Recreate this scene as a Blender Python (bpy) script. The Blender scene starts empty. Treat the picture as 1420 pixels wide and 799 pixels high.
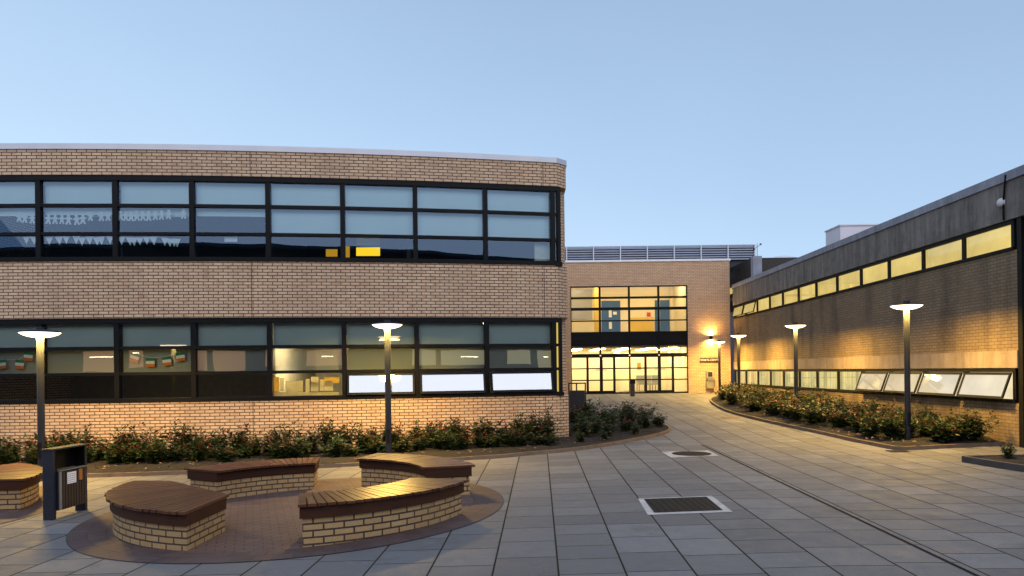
import bpy, bmesh, math, random
from mathutils import Vector, Matrix
random.seed(7)
R = math.radians
C = bpy.context.scene.collection
scene = bpy.context.scene

# ------------------------------------------------------------------ camera figures
F, CX, CY, ROLL, CZ = 1000.0, 710.0, 514.5, 0.0122, 1.8
CR, SR = math.cos(ROLL), math.sin(ROLL)

def clamp(x, a, b):
    return max(a, min(b, x))

def G(X, Y):                                   # height of the paving
    return .025 * (clamp(X, -5, 3) - 3) + .003 * Y + .0246 * clamp(Y - 17, 0, 19)

def at(u, v, Y):                               # where the sight line of the survey photo meets depth Y
    dx, dy = u - CX, v - CY
    a, b = dx * CR - dy * SR, dx * SR + dy * CR
    return Vector((a * Y / F, Y, CZ - b * Y / F))

# ------------------------------------------------------------------ mesh builder
class MB:
    def __init__(self):
        self.v, self.f, self.uv, self.mi = [], [], [], []

    def face(self, pts, uv=None, m=0):
        n = len(self.v)
        pts = [Vector(p) for p in pts]
        self.v += pts
        self.f.append(list(range(n, n + len(pts))))
        if uv is None:
            nr = Vector((0, 0, 0))
            for i in range(len(pts)):
                a, b = pts[i], pts[(i + 1) % len(pts)]
                nr += a.cross(b)
            if nr.length > 1e-12:
                nr.normalize()
            if abs(nr.z) > .7:
                uv = [(p.x, p.y) for p in pts]
            else:
                t = Vector((-nr.y, nr.x, 0))
                t = t.normalized() if t.length > 1e-9 else Vector((1, 0, 0))
                uv = [(p.dot(t), p.z) for p in pts]
        self.uv.append(uv)
        self.mi.append(m)

    def hexa(self, q, m=0):                    # q: four bottom points counter-clockwise, four top points
        b, t = q[:4], q[4:]
        self.face([b[3], b[2], b[1], b[0]], m=m)
        self.face(t, m=m)
        for i in range(4):
            j = (i + 1) % 4
            self.face([b[i], b[j], t[j], t[i]], m=m)

    def box(self, x0, x1, y0, y1, z0, z1, m=0):
        x0, x1 = min(x0, x1), max(x0, x1); y0, y1 = min(y0, y1), max(y0, y1); z0, z1 = min(z0, z1), max(z0, z1)
        self.hexa([(x0, y0, z0), (x1, y0, z0), (x1, y1, z0), (x0, y1, z0),
                   (x0, y0, z1), (x1, y0, z1), (x1, y1, z1), (x0, y1, z1)], m)

    def obox(self, fn, a0, a1, b0, b1, c0, c1, m=0):   # box in the frame fn(a,b,c) -> world
        self.hexa([fn(a0, b0, c0), fn(a1, b0, c0), fn(a1, b1, c0), fn(a0, b1, c0),
                   fn(a0, b0, c1), fn(a1, b0, c1), fn(a1, b1, c1), fn(a0, b1, c1)], m)

    def path(self, outer, inner, z0, z1, u0=0.0, m=0, ends=True):
        """wall along the plan polyline outer (seen from its right-hand side), inner the other face"""
        u = u0
        n = len(outer)
        g = (lambda z, p: z(p) if callable(z) else z)
        for i in range(n - 1):
            a, b, c, d = outer[i], outer[i + 1], inner[i + 1], inner[i]
            l = math.hypot(b[0] - a[0], b[1] - a[1])
            za0, zb0 = g(z0, a), g(z0, b)
            za1, zb1 = g(z1, a), g(z1, b)
            P = lambda p, z: (p[0], p[1], z)
            self.face([P(a, za0), P(b, zb0), P(b, zb1), P(a, za1)], [(u, za0), (u + l, zb0), (u + l, zb1), (u, za1)], m)
            self.face([P(c, zb0), P(d, za0), P(d, za1), P(c, zb1)], [(u + l, zb0), (u, za0), (u, za1), (u + l, zb1)], m)
            w = math.hypot(d[0] - a[0], d[1] - a[1])
            self.face([P(a, za1), P(b, zb1), P(c, zb1), P(d, za1)], [(u, 0), (u + l, 0), (u + l, w), (u, w)], m)
            self.face([P(d, za0), P(c, zb0), P(b, zb0), P(a, za0)], [(u, w), (u + l, w), (u + l, 0), (u, 0)], m)
            u += l
        if ends:
            for i, fl in ((0, 1), (n - 1, 0)):
                a, d = outer[i], inner[i]
                q = [(d[0], d[1], g(z0, a)), (a[0], a[1], g(z0, a)), (a[0], a[1], g(z1, a)), (d[0], d[1], g(z1, a))]
                self.face(q if fl else q[::-1], m=m)

    def tube(self, p0, p1, r0, r1=None, n=12, caps=True, m=0):
        r1 = r0 if r1 is None else r1
        p0, p1 = Vector(p0), Vector(p1)
        d = (p1 - p0).normalized()
        x = d.orthogonal().normalized(); y = d.cross(x)
        A = [p0 + (x * math.cos(2 * math.pi * i / n) + y * math.sin(2 * math.pi * i / n)) * r0 for i in range(n)]
        B = [p1 + (x * math.cos(2 * math.pi * i / n) + y * math.sin(2 * math.pi * i / n)) * r1 for i in range(n)]
        for i in range(n):
            j = (i + 1) % n
            self.face([A[i], A[j], B[j], B[i]], m=m)
        if caps:
            self.face(A[::-1], m=m); self.face(B, m=m)

    def lathe(self, prof, n=32, o=(0, 0, 0), m=0):
        o = Vector(o)
        for k in range(len(prof) - 1):
            (r0, z0), (r1, z1) = prof[k], prof[k + 1]
            for i in range(n):
                a, b = 2 * math.pi * i / n, 2 * math.pi * (i + 1) / n
                q = []
                for r, z, t in ((r0, z0, a), (r0, z0, b), (r1, z1, b), (r1, z1, a)):
                    if r < 1e-6 and any((Vector((0, 0, z)) + o - w).length < 1e-6 for w in q):
                        continue
                    q.append(Vector((r * math.cos(t), r * math.sin(t), z)) + o)
                self.face(q, m=m)

    def build(self, name, mats, parent=None, smooth=False, local=False, weld=True, origin=None):
        if not isinstance(mats, (list, tuple)):
            mats = [mats]
        off = Vector((0, 0, 0))
        if not local:
            if parent is not None:
                off = parent['_o'] if '_o' in parent else parent.matrix_world.translation
                off = Vector(off)
            elif origin is not None:
                off = Vector(origin)
            elif self.v:
                xs = [p.x for p in self.v]; ys = [p.y for p in self.v]; zs = [p.z for p in self.v]
                off = Vector(((min(xs) + max(xs)) / 2, (min(ys) + max(ys)) / 2, min(zs)))
        me = bpy.data.meshes.new(name)
        me.from_pydata([tuple(p - off) for p in self.v], [], self.f)
        uvl = me.uv_layers.new(name='UVMap')
        k = 0
        for f, uv in zip(self.f, self.uv):
            for c in uv:
                uvl.data[k].uv = c; k += 1
        for p, m in zip(me.polygons, self.mi):
            p.material_index = m; p.use_smooth = smooth
        for m in mats:
            me.materials.append(m)
        if weld:
            bm = bmesh.new(); bm.from_mesh(me)
            bmesh.ops.remove_doubles(bm, verts=bm.verts, dist=1e-5)
            bm.to_mesh(me); bm.free()
        if smooth:
            try:
                me.set_sharp_from_angle(angle=R(40))
            except Exception:
                pass
        me.update()
        o = bpy.data.objects.new(name, me)
        C.objects.link(o)
        if parent is not None:
            o.parent = parent
        elif not local:
            o.location = off
        o['_o'] = tuple(off)
        return o

def tag(o, label=None, cat=None, group=None, kind=None):
    if label: o['label'] = label
    if cat: o['category'] = cat
    if group: o['group'] = group
    if kind: o['kind'] = kind
    return o

def thing(name, loc, label, cat, group=None):
    o = bpy.data.objects.new(name, None)
    C.objects.link(o)
    o.location = loc
    o['_o'] = tuple(loc)
    o.empty_display_size = .2
    return tag(o, label, cat, group)

def copy_tree(o, parent=None):
    c = o.copy()
    C.objects.link(c)
    c.parent = parent
    for ch in list(o.children):
        copy_tree(ch, c)
    return c

# ------------------------------------------------------------------ materials
class NT:
    def __init__(self, name):
        self.m = bpy.data.materials.new(name)
        self.m.use_nodes = True
        self.t = self.m.node_tree
        self.b = self.t.nodes['Principled BSDF']
        self.out = self.t.nodes['Material Output']

    def n(self, typ, **kw):
        nd = self.t.nodes.new(typ)
        for k, v in kw.items():
            if k in nd.inputs.keys() if not hasattr(nd, k) else False:
                nd.inputs[k].default_value = v
            elif hasattr(nd, k):
                setattr(nd, k, v)
            else:
                nd.inputs[k.replace('_', ' ')].default_value = v
        return nd

    def l(self, a, b):
        self.t.links.new(a, b)

    def math(self, op, a, b=None):
        nd = self.t.nodes.new('ShaderNodeMath'); nd.operation = op
        for i, x in enumerate((a, b)):
            if x is None: continue
            if isinstance(x, (int, float)): nd.inputs[i].default_value = x
            else: self.l(x, nd.inputs[i])
        return nd.outputs[0]

    def mix(self, fac, a, b, mode='MIX'):
        nd = self.t.nodes.new('ShaderNodeMix'); nd.data_type = 'RGBA'; nd.blend_type = mode
        for i, x in ((0, fac), (6, a), (7, b)):
            if isinstance(x, (int, float)): nd.inputs[i].default_value = x
            elif isinstance(x, tuple): nd.inputs[i].default_value = x if len(x) == 4 else (*x, 1)
            else: self.l(x, nd.inputs[i])
        return nd.outputs[2]

    def ramp(self, src, stops):
        nd = self.t.nodes.new('ShaderNodeValToRGB')
        e = nd.color_ramp.elements
        while len(e) > 1: e.remove(e[-1])
        for i, (p, c) in enumerate(stops):
            el = e[0] if i == 0 else e.new(p)
            el.position = p
            el.color = (*c, 1) if isinstance(c, tuple) else (c, c, c, 1)
        self.l(src, nd.inputs[0])
        return nd.outputs[0]

    def noise(self, vec, scale, detail=4, rough=.55):
        nd = self.t.nodes.new('ShaderNodeTexNoise')
        nd.inputs['Scale'].default_value = scale
        nd.inputs['Detail'].default_value = detail
        nd.inputs['Roughness'].default_value = rough
        if vec is not None: self.l(vec, nd.inputs['Vector'])
        return nd.outputs[0]

    def coord(self, which='Object'):
        if which == 'World':
            return self.t.nodes.new('ShaderNodeNewGeometry').outputs['Position']
        return self.t.nodes.new('ShaderNodeTexCoord').outputs[which]

    def scaled(self, vec, s, loc=(0, 0, 0), rot=(0, 0, 0)):
        nd = self.t.nodes.new('ShaderNodeMapping')
        nd.inputs['Scale'].default_value = s
        nd.inputs['Location'].default_value = loc
        nd.inputs['Rotation'].default_value = rot
        self.l(vec, nd.inputs['Vector'])
        return nd.outputs[0]

    def bump(self, h, strength=.4, dist=.01):
        nd = self.t.nodes.new('ShaderNodeBump')
        nd.inputs['Strength'].default_value = strength
        nd.inputs['Distance'].default_value = dist
        self.l(h, nd.inputs['Height'])
        self.l(nd.outputs[0], self.b.inputs['Normal'])

    def base(self, c):
        if isinstance(c, tuple): self.b.inputs['Base Color'].default_value = (*c, 1)
        else: self.l(c, self.b.inputs['Base Color'])

    def rough(self, c):
        if isinstance(c, (int, float)): self.b.inputs['Roughness'].default_value = c
        else: self.l(c, self.b.inputs['Roughness'])

def plain(name, col, rough=.6, metal=0., var=.15, scale=6., bump=0., spec=.5):
    t = NT(name)
    t.b.inputs['Specular IOR Level'].default_value = spec
    w = t.coord('World')
    ns = t.noise(w, scale, 5)
    k = t.ramp(ns, [(.25, tuple(c * (1 - var) for c in col)), (.75, tuple(min(1, c * (1 + var)) for c in col))])
    t.base(k); t.rough(rough)
    t.b.inputs['Metallic'].default_value = metal
    if bump: t.bump(t.noise(w, scale * 12, 4), bump, .004)
    return t.m

def emit(name, col, strength):
    t = NT(name)
    e = t.t.nodes.new('ShaderNodeEmission')
    e.inputs[0].default_value = (*col, 1); e.inputs[1].default_value = strength
    t.l(e.outputs[0], t.out.inputs[0])
    return t.m

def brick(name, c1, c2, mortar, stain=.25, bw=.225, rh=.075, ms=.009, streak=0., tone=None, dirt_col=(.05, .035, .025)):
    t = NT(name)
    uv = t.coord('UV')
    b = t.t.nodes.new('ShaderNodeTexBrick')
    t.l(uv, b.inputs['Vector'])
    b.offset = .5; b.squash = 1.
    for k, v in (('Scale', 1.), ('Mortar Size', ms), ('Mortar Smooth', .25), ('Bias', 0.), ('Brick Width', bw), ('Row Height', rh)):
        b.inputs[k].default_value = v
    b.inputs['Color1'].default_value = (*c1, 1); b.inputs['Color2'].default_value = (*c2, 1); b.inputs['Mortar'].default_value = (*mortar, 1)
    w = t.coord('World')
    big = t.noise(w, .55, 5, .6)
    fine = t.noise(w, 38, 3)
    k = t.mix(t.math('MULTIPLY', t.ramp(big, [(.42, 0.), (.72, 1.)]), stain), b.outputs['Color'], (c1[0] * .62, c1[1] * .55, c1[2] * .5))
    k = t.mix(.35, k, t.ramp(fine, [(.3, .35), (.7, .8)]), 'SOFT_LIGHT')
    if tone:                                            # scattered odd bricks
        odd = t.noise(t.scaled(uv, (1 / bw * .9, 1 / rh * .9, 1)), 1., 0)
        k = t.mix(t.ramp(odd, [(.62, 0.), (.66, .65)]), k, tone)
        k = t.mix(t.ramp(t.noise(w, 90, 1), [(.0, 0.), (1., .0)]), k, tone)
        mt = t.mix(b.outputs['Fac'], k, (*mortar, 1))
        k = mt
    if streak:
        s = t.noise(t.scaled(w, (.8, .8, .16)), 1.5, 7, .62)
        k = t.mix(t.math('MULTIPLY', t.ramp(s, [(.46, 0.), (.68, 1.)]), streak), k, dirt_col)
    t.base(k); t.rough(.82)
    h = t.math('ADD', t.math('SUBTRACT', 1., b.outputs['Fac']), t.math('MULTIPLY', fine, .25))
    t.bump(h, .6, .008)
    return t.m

M = {}
M['brick'] = brick('buff_brick', (.65, .46, .30), (.565, .38, .24), (.075, .046, .032), .35, streak=.22, dirt_col=(.20, .13, .09), tone=(.46, .27, .17), ms=.0105)
M['brick_far'] = brick('buff_brick_entrance', (.58, .39, .24), (.50, .31, .19), (.20, .12, .07), .15, ms=.008)
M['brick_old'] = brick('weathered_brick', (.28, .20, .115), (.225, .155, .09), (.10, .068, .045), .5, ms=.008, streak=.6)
M['brick_bench'] = brick('yellow_brick', (.43, .275, .125), (.35, .21, .09), (.04, .027, .02), .3, ms=.011)
M['brick_opp'] = brick('opposite_brick', (.09, .07, .06), (.075, .06, .05), (.05, .04, .035), .3)

def concrete(name, col, dark, amt, vert=True):
    t = NT(name)
    w = t.coord('World')
    s = t.noise(t.scaled(w, (1.5, 1.5, .16 if vert else 1.5)), 2.2, 7, .68)
    d = t.noise(w, 3.2, 6, .65)
    f = t.noise(w, 45, 3)
    k = t.mix(t.math('MULTIPLY', t.ramp(s, [(.38, 0.), (.66, 1.)]), amt), col, dark)
    k = t.mix(t.math('MULTIPLY', t.ramp(d, [(.45, 0.), (.7, 1.)]), amt * .6), k, dark)
    k = t.mix(.4, k, t.ramp(f, [(.3, .3), (.7, .75)]), 'SOFT_LIGHT')
    t.base(k); t.rough(.88); t.bump(f, .35, .006)
    return t.m
M['fascia'] = concrete('stained_concrete', (.235, .21, .185), (.06, .052, .046), .8)
M['band'] = concrete('pale_concrete', (.36, .28, .215), (.16, .12, .09), .6)
M['capstone'] = concrete('weathered_coping', (.30, .31, .36), (.13, .13, .15), .6)
M['soffit'] = plain('render_panel', (.30, .30, .31), .8)
M['coping'] = plain('zinc_coping', (.50, .50, .54), .42, .35, .06, 2.)
M['coping_far'] = plain('pale_coping', (.66, .66, .70), .4, .2, .05, 2.)
M['frame'] = plain('black_aluminium', (.006, .006, .007), .45, 0, .2, 3., 0, .12)
M['frame_r'] = plain('black_steel', (.010, .009, .008), .55, 0, .3, 4., 0, .15)
M['pole'] = plain('dark_grey_metal', (.016, .018, .027), .45, 0, .15, 5., 0, .35)
M['blind'] = plain('pale_roller_blind', (.80, .92, .90), .9, 0, .03, 1.3)
M['blind_low'] = plain('grey_roller_blind', (.55, .68, .68), .9, 0, .05, 1.3)
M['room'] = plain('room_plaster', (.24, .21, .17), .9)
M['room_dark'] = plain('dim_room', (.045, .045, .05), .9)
M['bright_wall'] = plain('white_plaster', (.80, .74, .60), .85, 0, .03, 2.)
M['yellow_wall'] = plain('yellow_plaster', (.72, .52, .13), .8, 0, .04, 2.)
M['floor_in'] = plain('lino_floor', (.38, .30, .16), .4, 0, .1, 2.)
M['blue_door'] = plain('blue_paint', (.045, .13, .38), .35, 0, .05, 2.)
M['grey_metal'] = plain('grey_steel', (.33, .34, .36), .38, .6, .08, 4.)
M['louvre'] = plain('louvre_blade', (.42, .45, .54), .45, .3, .06, 3.)
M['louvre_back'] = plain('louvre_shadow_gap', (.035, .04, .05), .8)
M['post_pale'] = plain('galvanised_post', (.5, .52, .58), .45, .4, .06, 3.)
M['steel'] = plain('brushed_steel', (.50, .47, .42), .35, .8, .1, 8.)
M['white'] = plain('white_card', (.88, .89, .88), .8, 0, .04, 8.)
M['paper'] = plain('cream_paper', (.74, .68, .50), .85, 0, .12, 7.)
def thin_paper(name, col, f):
    t = NT(name)
    k = t.ramp(t.noise(t.coord('World'), 9, 4), [(.3, tuple(c * .85 for c in col)), (.7, col)])
    t.base(k); t.rough(.9)
    tl = t.t.nodes.new('ShaderNodeBsdfTranslucent'); t.l(k, tl.inputs[0])
    mx = t.t.nodes.new('ShaderNodeMixShader'); mx.inputs[0].default_value = f
    t.l(t.b.outputs[0], mx.inputs[1]); t.l(tl.outputs[0], mx.inputs[2]); t.l(mx.outputs[0], t.out.inputs[0])
    return t.m
M['thin_paper'] = thin_paper('thin_paper', (.80, .72, .50), .6)
M['thin_ochre'] = thin_paper('thin_ochre_paper', (.78, .58, .22), .6)
M['green'] = plain('green_cloth', (.03, .22, .09), .9)
M['orange'] = plain('orange_cloth', (.70, .22, .03), .9)
M['maroon'] = plain('maroon_sign', (.035, .012, .02), .45)
M['yellow_glow'] = emit('glowing_yellow_board', (1., .56, .02), .85)  # board's lit look put into its colour as emission
M['amber_glow'] = emit('glowing_amber_board', (.8, .38, .02), .4)  # amber boards likewise: brightness emitted, no lamp inside
M['yellow_board'] = plain('yellow_card', (.85, .55, .03), .7, 0, .04, 4.)
M['cable'] = plain('black_rubber', (.010, .010, .010), .8, 0, .15, 6., 0, .1)
M['roof'] = plain('grey_roofing', (.16, .165, .18), .85)
M['white_box'] = plain('white_cladding', (.62, .58, .62), .6, 0, .05, 1.)
M['brown_block'] = plain('brown_block', (.12, .095, .10), .85, 0, .25, 1.5)
M['dark_panel'] = plain('dark_brown_panel', (.02, .015, .012), .6)
M['asphalt'] = plain('asphalt', (.05, .05, .052), .9)
M['bin_roof'] = plain('dull_dark_metal', (.022, .022, .02), .75, 0, .2, 5.)
M['iron'] = None

def wood(name, c1, c2, rough, spec=.35):
    t = NT(name)
    t.b.inputs['Specular IOR Level'].default_value = spec
    uv = t.coord('UV')
    g = t.noise(t.scaled(uv, (3., 60., 1.)), 1., 6, .6)
    ri = t.t.nodes.new('ShaderNodeNewGeometry').outputs['Random Per Island']
    k = t.ramp(g, [(.3, c1), (.7, c2)])
    k = t.mix(.55, k, t.ramp(ri, [(0., .28), (1., .72)]), 'SOFT_LIGHT')
    t.base(k)
    t.rough(t.ramp(g, [(.3, rough), (.8, rough + .18)]))
    t.bump(g, .25, .003)
    return t.m
M['slat'] = wood('oiled_hardwood', (.06, .022, .011), (.12, .046, .022), .28, .28)
M['skirt'] = wood('dark_hardwood', (.035, .014, .008), (.06, .025, .014), .6, .12)
M['bin_slat'] = wood('brown_slats', (.03, .02, .018), (.05, .033, .028), .55)

def glass(name, tint, boost, add=.02, rough=.0, refl=(.95, .97, 1.)):
    t = NT(name)
    tr = t.t.nodes.new('ShaderNodeBsdfTransparent'); tr.inputs[0].default_value = (*tint, 1)
    gl = t.t.nodes.new('ShaderNodeBsdfGlossy'); gl.inputs['Roughness'].default_value = rough
    gl.inputs[0].default_value = (*refl, 1)
    fr = t.t.nodes.new('ShaderNodeFresnel'); fr.inputs[0].default_value = 1.5
    # faint roller-wave of float glass
    nz = t.noise(t.coord('World'), .9, 1)
    bp = t.t.nodes.new('ShaderNodeBump'); bp.inputs['Strength'].default_value = .03; bp.inputs['Distance'].default_value = .05
    t.l(nz, bp.inputs['Height']); t.l(bp.outputs[0], gl.inputs['Normal'])
    f = t.math('MINIMUM', t.math('ADD', t.math('MULTIPLY', fr.outputs[0], boost), add), 1.)
    mx = t.t.nodes.new('ShaderNodeMixShader')
    t.l(f, mx.inputs[0]); t.l(tr.outputs[0], mx.inputs[1]); t.l(gl.outputs[0], mx.inputs[2])
    t.l(mx.outputs[0], t.out.inputs[0])
    return t.m
M['glass'] = glass('tinted_glass', (.82, .95, .98), 1.9, .02, 0., (.50, .72, 1.))
M['glass_low'] = glass('ground_floor_glass', (.85, .90, .88), 2.2, .03)
M['glass_clear'] = glass('clear_glass', (.93, .95, .93), 1.0, .0)
M['glass_film'] = glass('silvered_glass', (.58, .68, .76), 3., .40)
M['glass_film_r'] = glass('frosted_hopper_glass', (.8, .75, .6), 2., .50, .03)

def screen():
    t = NT('mesh_blind')
    tr = t.t.nodes.new('ShaderNodeBsdfTransparent')
    df = t.t.nodes.new('ShaderNodeBsdfDiffuse'); df.inputs[0].default_value = (.55, .60, .55, 1)
    mx = t.t.nodes.new('ShaderNodeMixShader'); mx.inputs[0].default_value = .55
    t.l(tr.outputs[0], mx.inputs[1]); t.l(df.outputs[0], mx.inputs[2]); t.l(mx.outputs[0], t.out.inputs[0])
    return t.m
M['screen'] = screen()

def lit_pane(name, col, strength, curtain=0., gloss=1.2):
    t = NT(name)
    uv = t.coord('UV')
    ob = t.t.nodes.new('ShaderNodeObjectInfo')
    k = t.noise(t.coord('World'), 1.1, 3)
    s = t.ramp(k, [(.3, .78), (.7, 1.08)])
    if curtain:
        cw = t.noise(t.scaled(uv, (5.5, .25, 1)), 1.6, 2)
        s = t.mix(1., s, t.ramp(cw, [(.35, 1 - curtain), (.6, 1.)]), 'MULTIPLY')
    c = t.mix(1., s, (*col, 1), 'MULTIPLY')
    rnd = t.ramp(ob.outputs['Random'], [(0., .86), (1., 1.06)])
    c = t.mix(1., c, rnd, 'MULTIPLY')
    e = t.t.nodes.new('ShaderNodeEmission'); e.inputs[1].default_value = strength
    t.l(c, e.inputs[0])
    gl = t.t.nodes.new('ShaderNodeBsdfGlossy'); gl.inputs['Roughness'].default_value = .02
    fr = t.t.nodes.new('ShaderNodeFresnel'); fr.inputs[0].default_value = 1.45
    f = t.math('MULTIPLY', fr.outputs[0], gloss)
    mx = t.t.nodes.new('ShaderNodeMixShader')
    t.l(f, mx.inputs[0]); t.l(e.outputs[0], mx.inputs[1]); t.l(gl.outputs[0], mx.inputs[2])
    t.l(mx.outputs[0], t.out.inputs[0])
    return t.m
M['lit_up'] = lit_pane('lit_window_glass', (.86, .66, .21), .62)
M['lit_low'] = lit_pane('lit_curtained_glass', (.84, .72, .30), .66, .45)
M['lit_frost'] = lit_pane('lit_frosted_glass', (.78, .64, .40), .88, 0., 2.8)
M['lit_corner'] = lit_pane('lit_corner_glass', (.85, .60, .12), .55)
M['opp_lit'] = emit('lit_office_window', (1., .55, .30), .75)
M['opp_lit2'] = emit('lit_classroom_window', (.95, .85, .50), .8)
M['lamp'] = emit('glowing_opal', (1., .70, .36), 5.)
M['spot'] = emit('glowing_spot', (1., .60, .14), 700.)
M['ceil_light'] = emit('ceiling_light_panel', (1., .72, .32), 18.)
M['ceil_spot'] = emit('ceiling_downlight', (1., .74, .34), 34.)
M['board_light'] = emit('bright_strip_light', (1., .80, .42), 700.)
M['dim_light'] = emit('dim_ceiling_light', (1., .80, .46), 9.)

def paving():
    t = NT('concrete_paving')
    uv = t.coord('UV')
    sp = t.t.nodes.new('ShaderNodeSeparateXYZ'); t.l(uv, sp.inputs[0])
    row = t.math('FLOOR', t.math('DIVIDE', sp.outputs[1], .605))
    wn = t.t.nodes.new('ShaderNodeTexWhiteNoise'); wn.noise_dimensions = '1D'
    t.l(row, wn.inputs['W'])
    u = t.math('ADD', sp.outputs[0], t.math('MULTIPLY', wn.outputs['Value'], 4.7))
    wob = t.noise(uv, .6, 1)
    cb = t.t.nodes.new('ShaderNodeCombineXYZ'); t.l(u, cb.inputs[0]); t.l(sp.outputs[1], cb.inputs[1])
    b = t.t.nodes.new('ShaderNodeTexBrick'); t.l(cb.outputs[0], b.inputs['Vector'])
    b.offset = 0.; b.offset_frequency = 2; b.squash = .78; b.squash_frequency = 3
    for k, v in (('Scale', 1.), ('Mortar Size', .0078), ('Mortar Smooth', .2), ('Bias', 0.), ('Brick Width', .66), ('Row Height', .605)):
        b.inputs[k].default_value = v
    b.inputs['Color1'].default_value = (.094, .093, .097, 1); b.inputs['Color2'].default_value = (.158, .156, .161, 1)
    b.inputs['Mortar'].default_value = (.016, .015, .014, 1)
    fr = t.math('FRACT', t.math('DIVIDE', sp.outputs[1], .605))
    ed = t.math('ABSOLUTE', t.math('SUBTRACT', fr, .5))
    line = t.ramp(ed, [(.4815, 0.), (.488, 1.)])
    w = t.coord('World')
    big = t.noise(w, .45, 6, .6)
    med = t.noise(w, 3.4, 6, .7)
    fine = t.noise(w, 70, 3)
    k = b.outputs['Color']
    k = t.mix(t.math('MULTIPLY', t.ramp(big, [(.4, 0.), (.7, 1.)]), .30), k, (.13, .12, .115))
    k = t.mix(t.math('MULTIPLY', t.ramp(med, [(.52, 0.), (.72, 1.)]), .35), k, (.115, .108, .105))
    k = t.mix(t.math('MULTIPLY', t.ramp(t.noise(w, 7.5, 5, .7), [(.60, 0.), (.72, 1.)]), .30), k, (.27, .26, .25))
    k = t.mix(.5, k, t.ramp(fine, [(.25, .3), (.75, .72)]), 'SOFT_LIGHT')
    vo = t.t.nodes.new('ShaderNodeTexVoronoi'); vo.inputs['Scale'].default_value = 2.3; t.l(w, vo.inputs['Vector'])
    k = t.mix(t.ramp(vo.outputs['Distance'], [(.035, .75), (.06, 0.)]), k, (.055, .05, .048))       # trodden gum
    vo2 = t.t.nodes.new('ShaderNodeTexVoronoi'); vo2.inputs['Scale'].default_value = 1.1; t.l(t.scaled(w, (1, 1, 1), (3.3, 7.1, 0)), vo2.inputs['Vector'])
    spl = t.math('ADD', vo2.outputs['Distance'], t.math('MULTIPLY', t.noise(w, 9, 4), .5))
    k = t.mix(t.ramp(spl, [(.36, .5), (.46, 0.)]), k, (.085, .078, .075))                            # damp blotches
    k = t.mix(line, k, (.013, .012, .011))
    # dirt gathering along the joints
    near = t.ramp(ed, [(.40, 0.), (.49, 1.)])
    k = t.mix(t.math('MULTIPLY', near, t.math('MULTIPLY', med, .5)), k, (.11, .10, .09))
    t.base(k)
    t.rough(t.ramp(med, [(.3, .62), (.7, .85)])); t.b.inputs['Specular IOR Level'].default_value = .3
    t.l(t.ramp(t.math('MAXIMUM', line, b.outputs['Fac']), [(.0, .6), (1., .0)]), t.b.inputs['Specular IOR Level'])
    h = t.math('SUBTRACT', t.math('ADD', t.math('MULTIPLY', fine, .2), 1.), t.math('MAXIMUM', line, b.outputs['Fac']))
    t.bump(h, .45, .006)
    return t.m
M['paving'] = paving()

def pavers(name, c1, c2, bw, rh, off):
    t = NT(name)
    uv = t.coord('UV')
    b = t.t.nodes.new('ShaderNodeTexBrick'); t.l(uv, b.inputs['Vector'])
    b.offset = off
    for k, v in (('Scale', 1.), ('Mortar Size', .011), ('Mortar Smooth', .3), ('Bias', 0.), ('Brick Width', bw), ('Row Height', rh)):
        b.inputs[k].default_value = v
    b.inputs['Color1'].default_value = (*c1, 1); b.inputs['Color2'].default_value = (*c2, 1)
    b.inputs['Mortar'].default_value = (.035, .03, .028, 1)
    w = t.coord('World')
    f = t.noise(w, 60, 3); m = t.noise(w, 3, 5, .65)
    k = t.mix(t.math('MULTIPLY', t.ramp(m, [(.42, 0.), (.7, 1.)]), .4), b.outputs['Color'], (.10, .075, .075))
    k = t.mix(.4, k, t.ramp(f, [(.25, .3), (.75, .72)]), 'SOFT_LIGHT')
    t.base(k); t.rough(.72)
    t.bump(t.math('SUBTRACT', t.math('MULTIPLY', f, .3), b.outputs['Fac']), .5, .006)
    return t.m
M['paver'] = pavers('red_block_paving', (.085, .044, .042), (.128, .068, .060), .20, .10, .5)
M['paver_ring'] = pavers('dark_ring_paving', (.055, .030, .030), (.085, .046, .043), .20, .21, .5)

def soil():
    t = NT('bark_soil')
    w = t.coord('World')
    a = t.noise(w, 9, 7, .75); b = t.noise(w, 55, 4, .7)
    k = t.ramp(t.math('MULTIPLY', a, b), [(.12, (.008, .006, .005)), (.32, (.026, .018, .013)), (.5, (.055, .037, .026))])
    t.base(k); t.rough(.95); t.bump(t.math('ADD', a, b), 1., .05)
    return t.m
M['soil'] = soil()
M['kerb'] = plain('brown_edging', (.17, .115, .075), .8, 0, .3, 5., .3)
M['kerb_dark'] = plain('dark_edging', (.055, .05, .05), .75, 0, .3, 5., .3)
M['chip'] = plain('fallen_leaf', (.22, .13, .07), .9, 0, .5, 9.)

def iron():
    t = NT('cast_iron')
    uv = t.coord('UV')
    w = t.t.nodes.new('ShaderNodeTexWave'); w.wave_type = 'BANDS'; w.bands_direction = 'X'
    w.inputs['Scale'].default_value = 3.6; t.l(uv, w.inputs['Vector'])
    w2 = t.t.nodes.new('ShaderNodeTexWave'); w2.wave_type = 'BANDS'; w2.bands_direction = 'Y'
    w2.inputs['Scale'].default_value = 7.; t.l(uv, w2.inputs['Vector'])
    h = t.math('MULTIPLY', w.outputs['Fac'], w2.outputs['Fac'])
    t.base(t.ramp(h, [(.2, (.012, .011, .011)), (.8, (.045, .042, .042))]))
    t.rough(.7); t.b.inputs['Specular IOR Level'].default_value = .08
    t.bump(h, .8, .01)
    return t.m
M['iron'] = iron()
M['cement'] = plain('cement_surround', (.42, .41, .40), .8, 0, .3, 6., .2)

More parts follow.
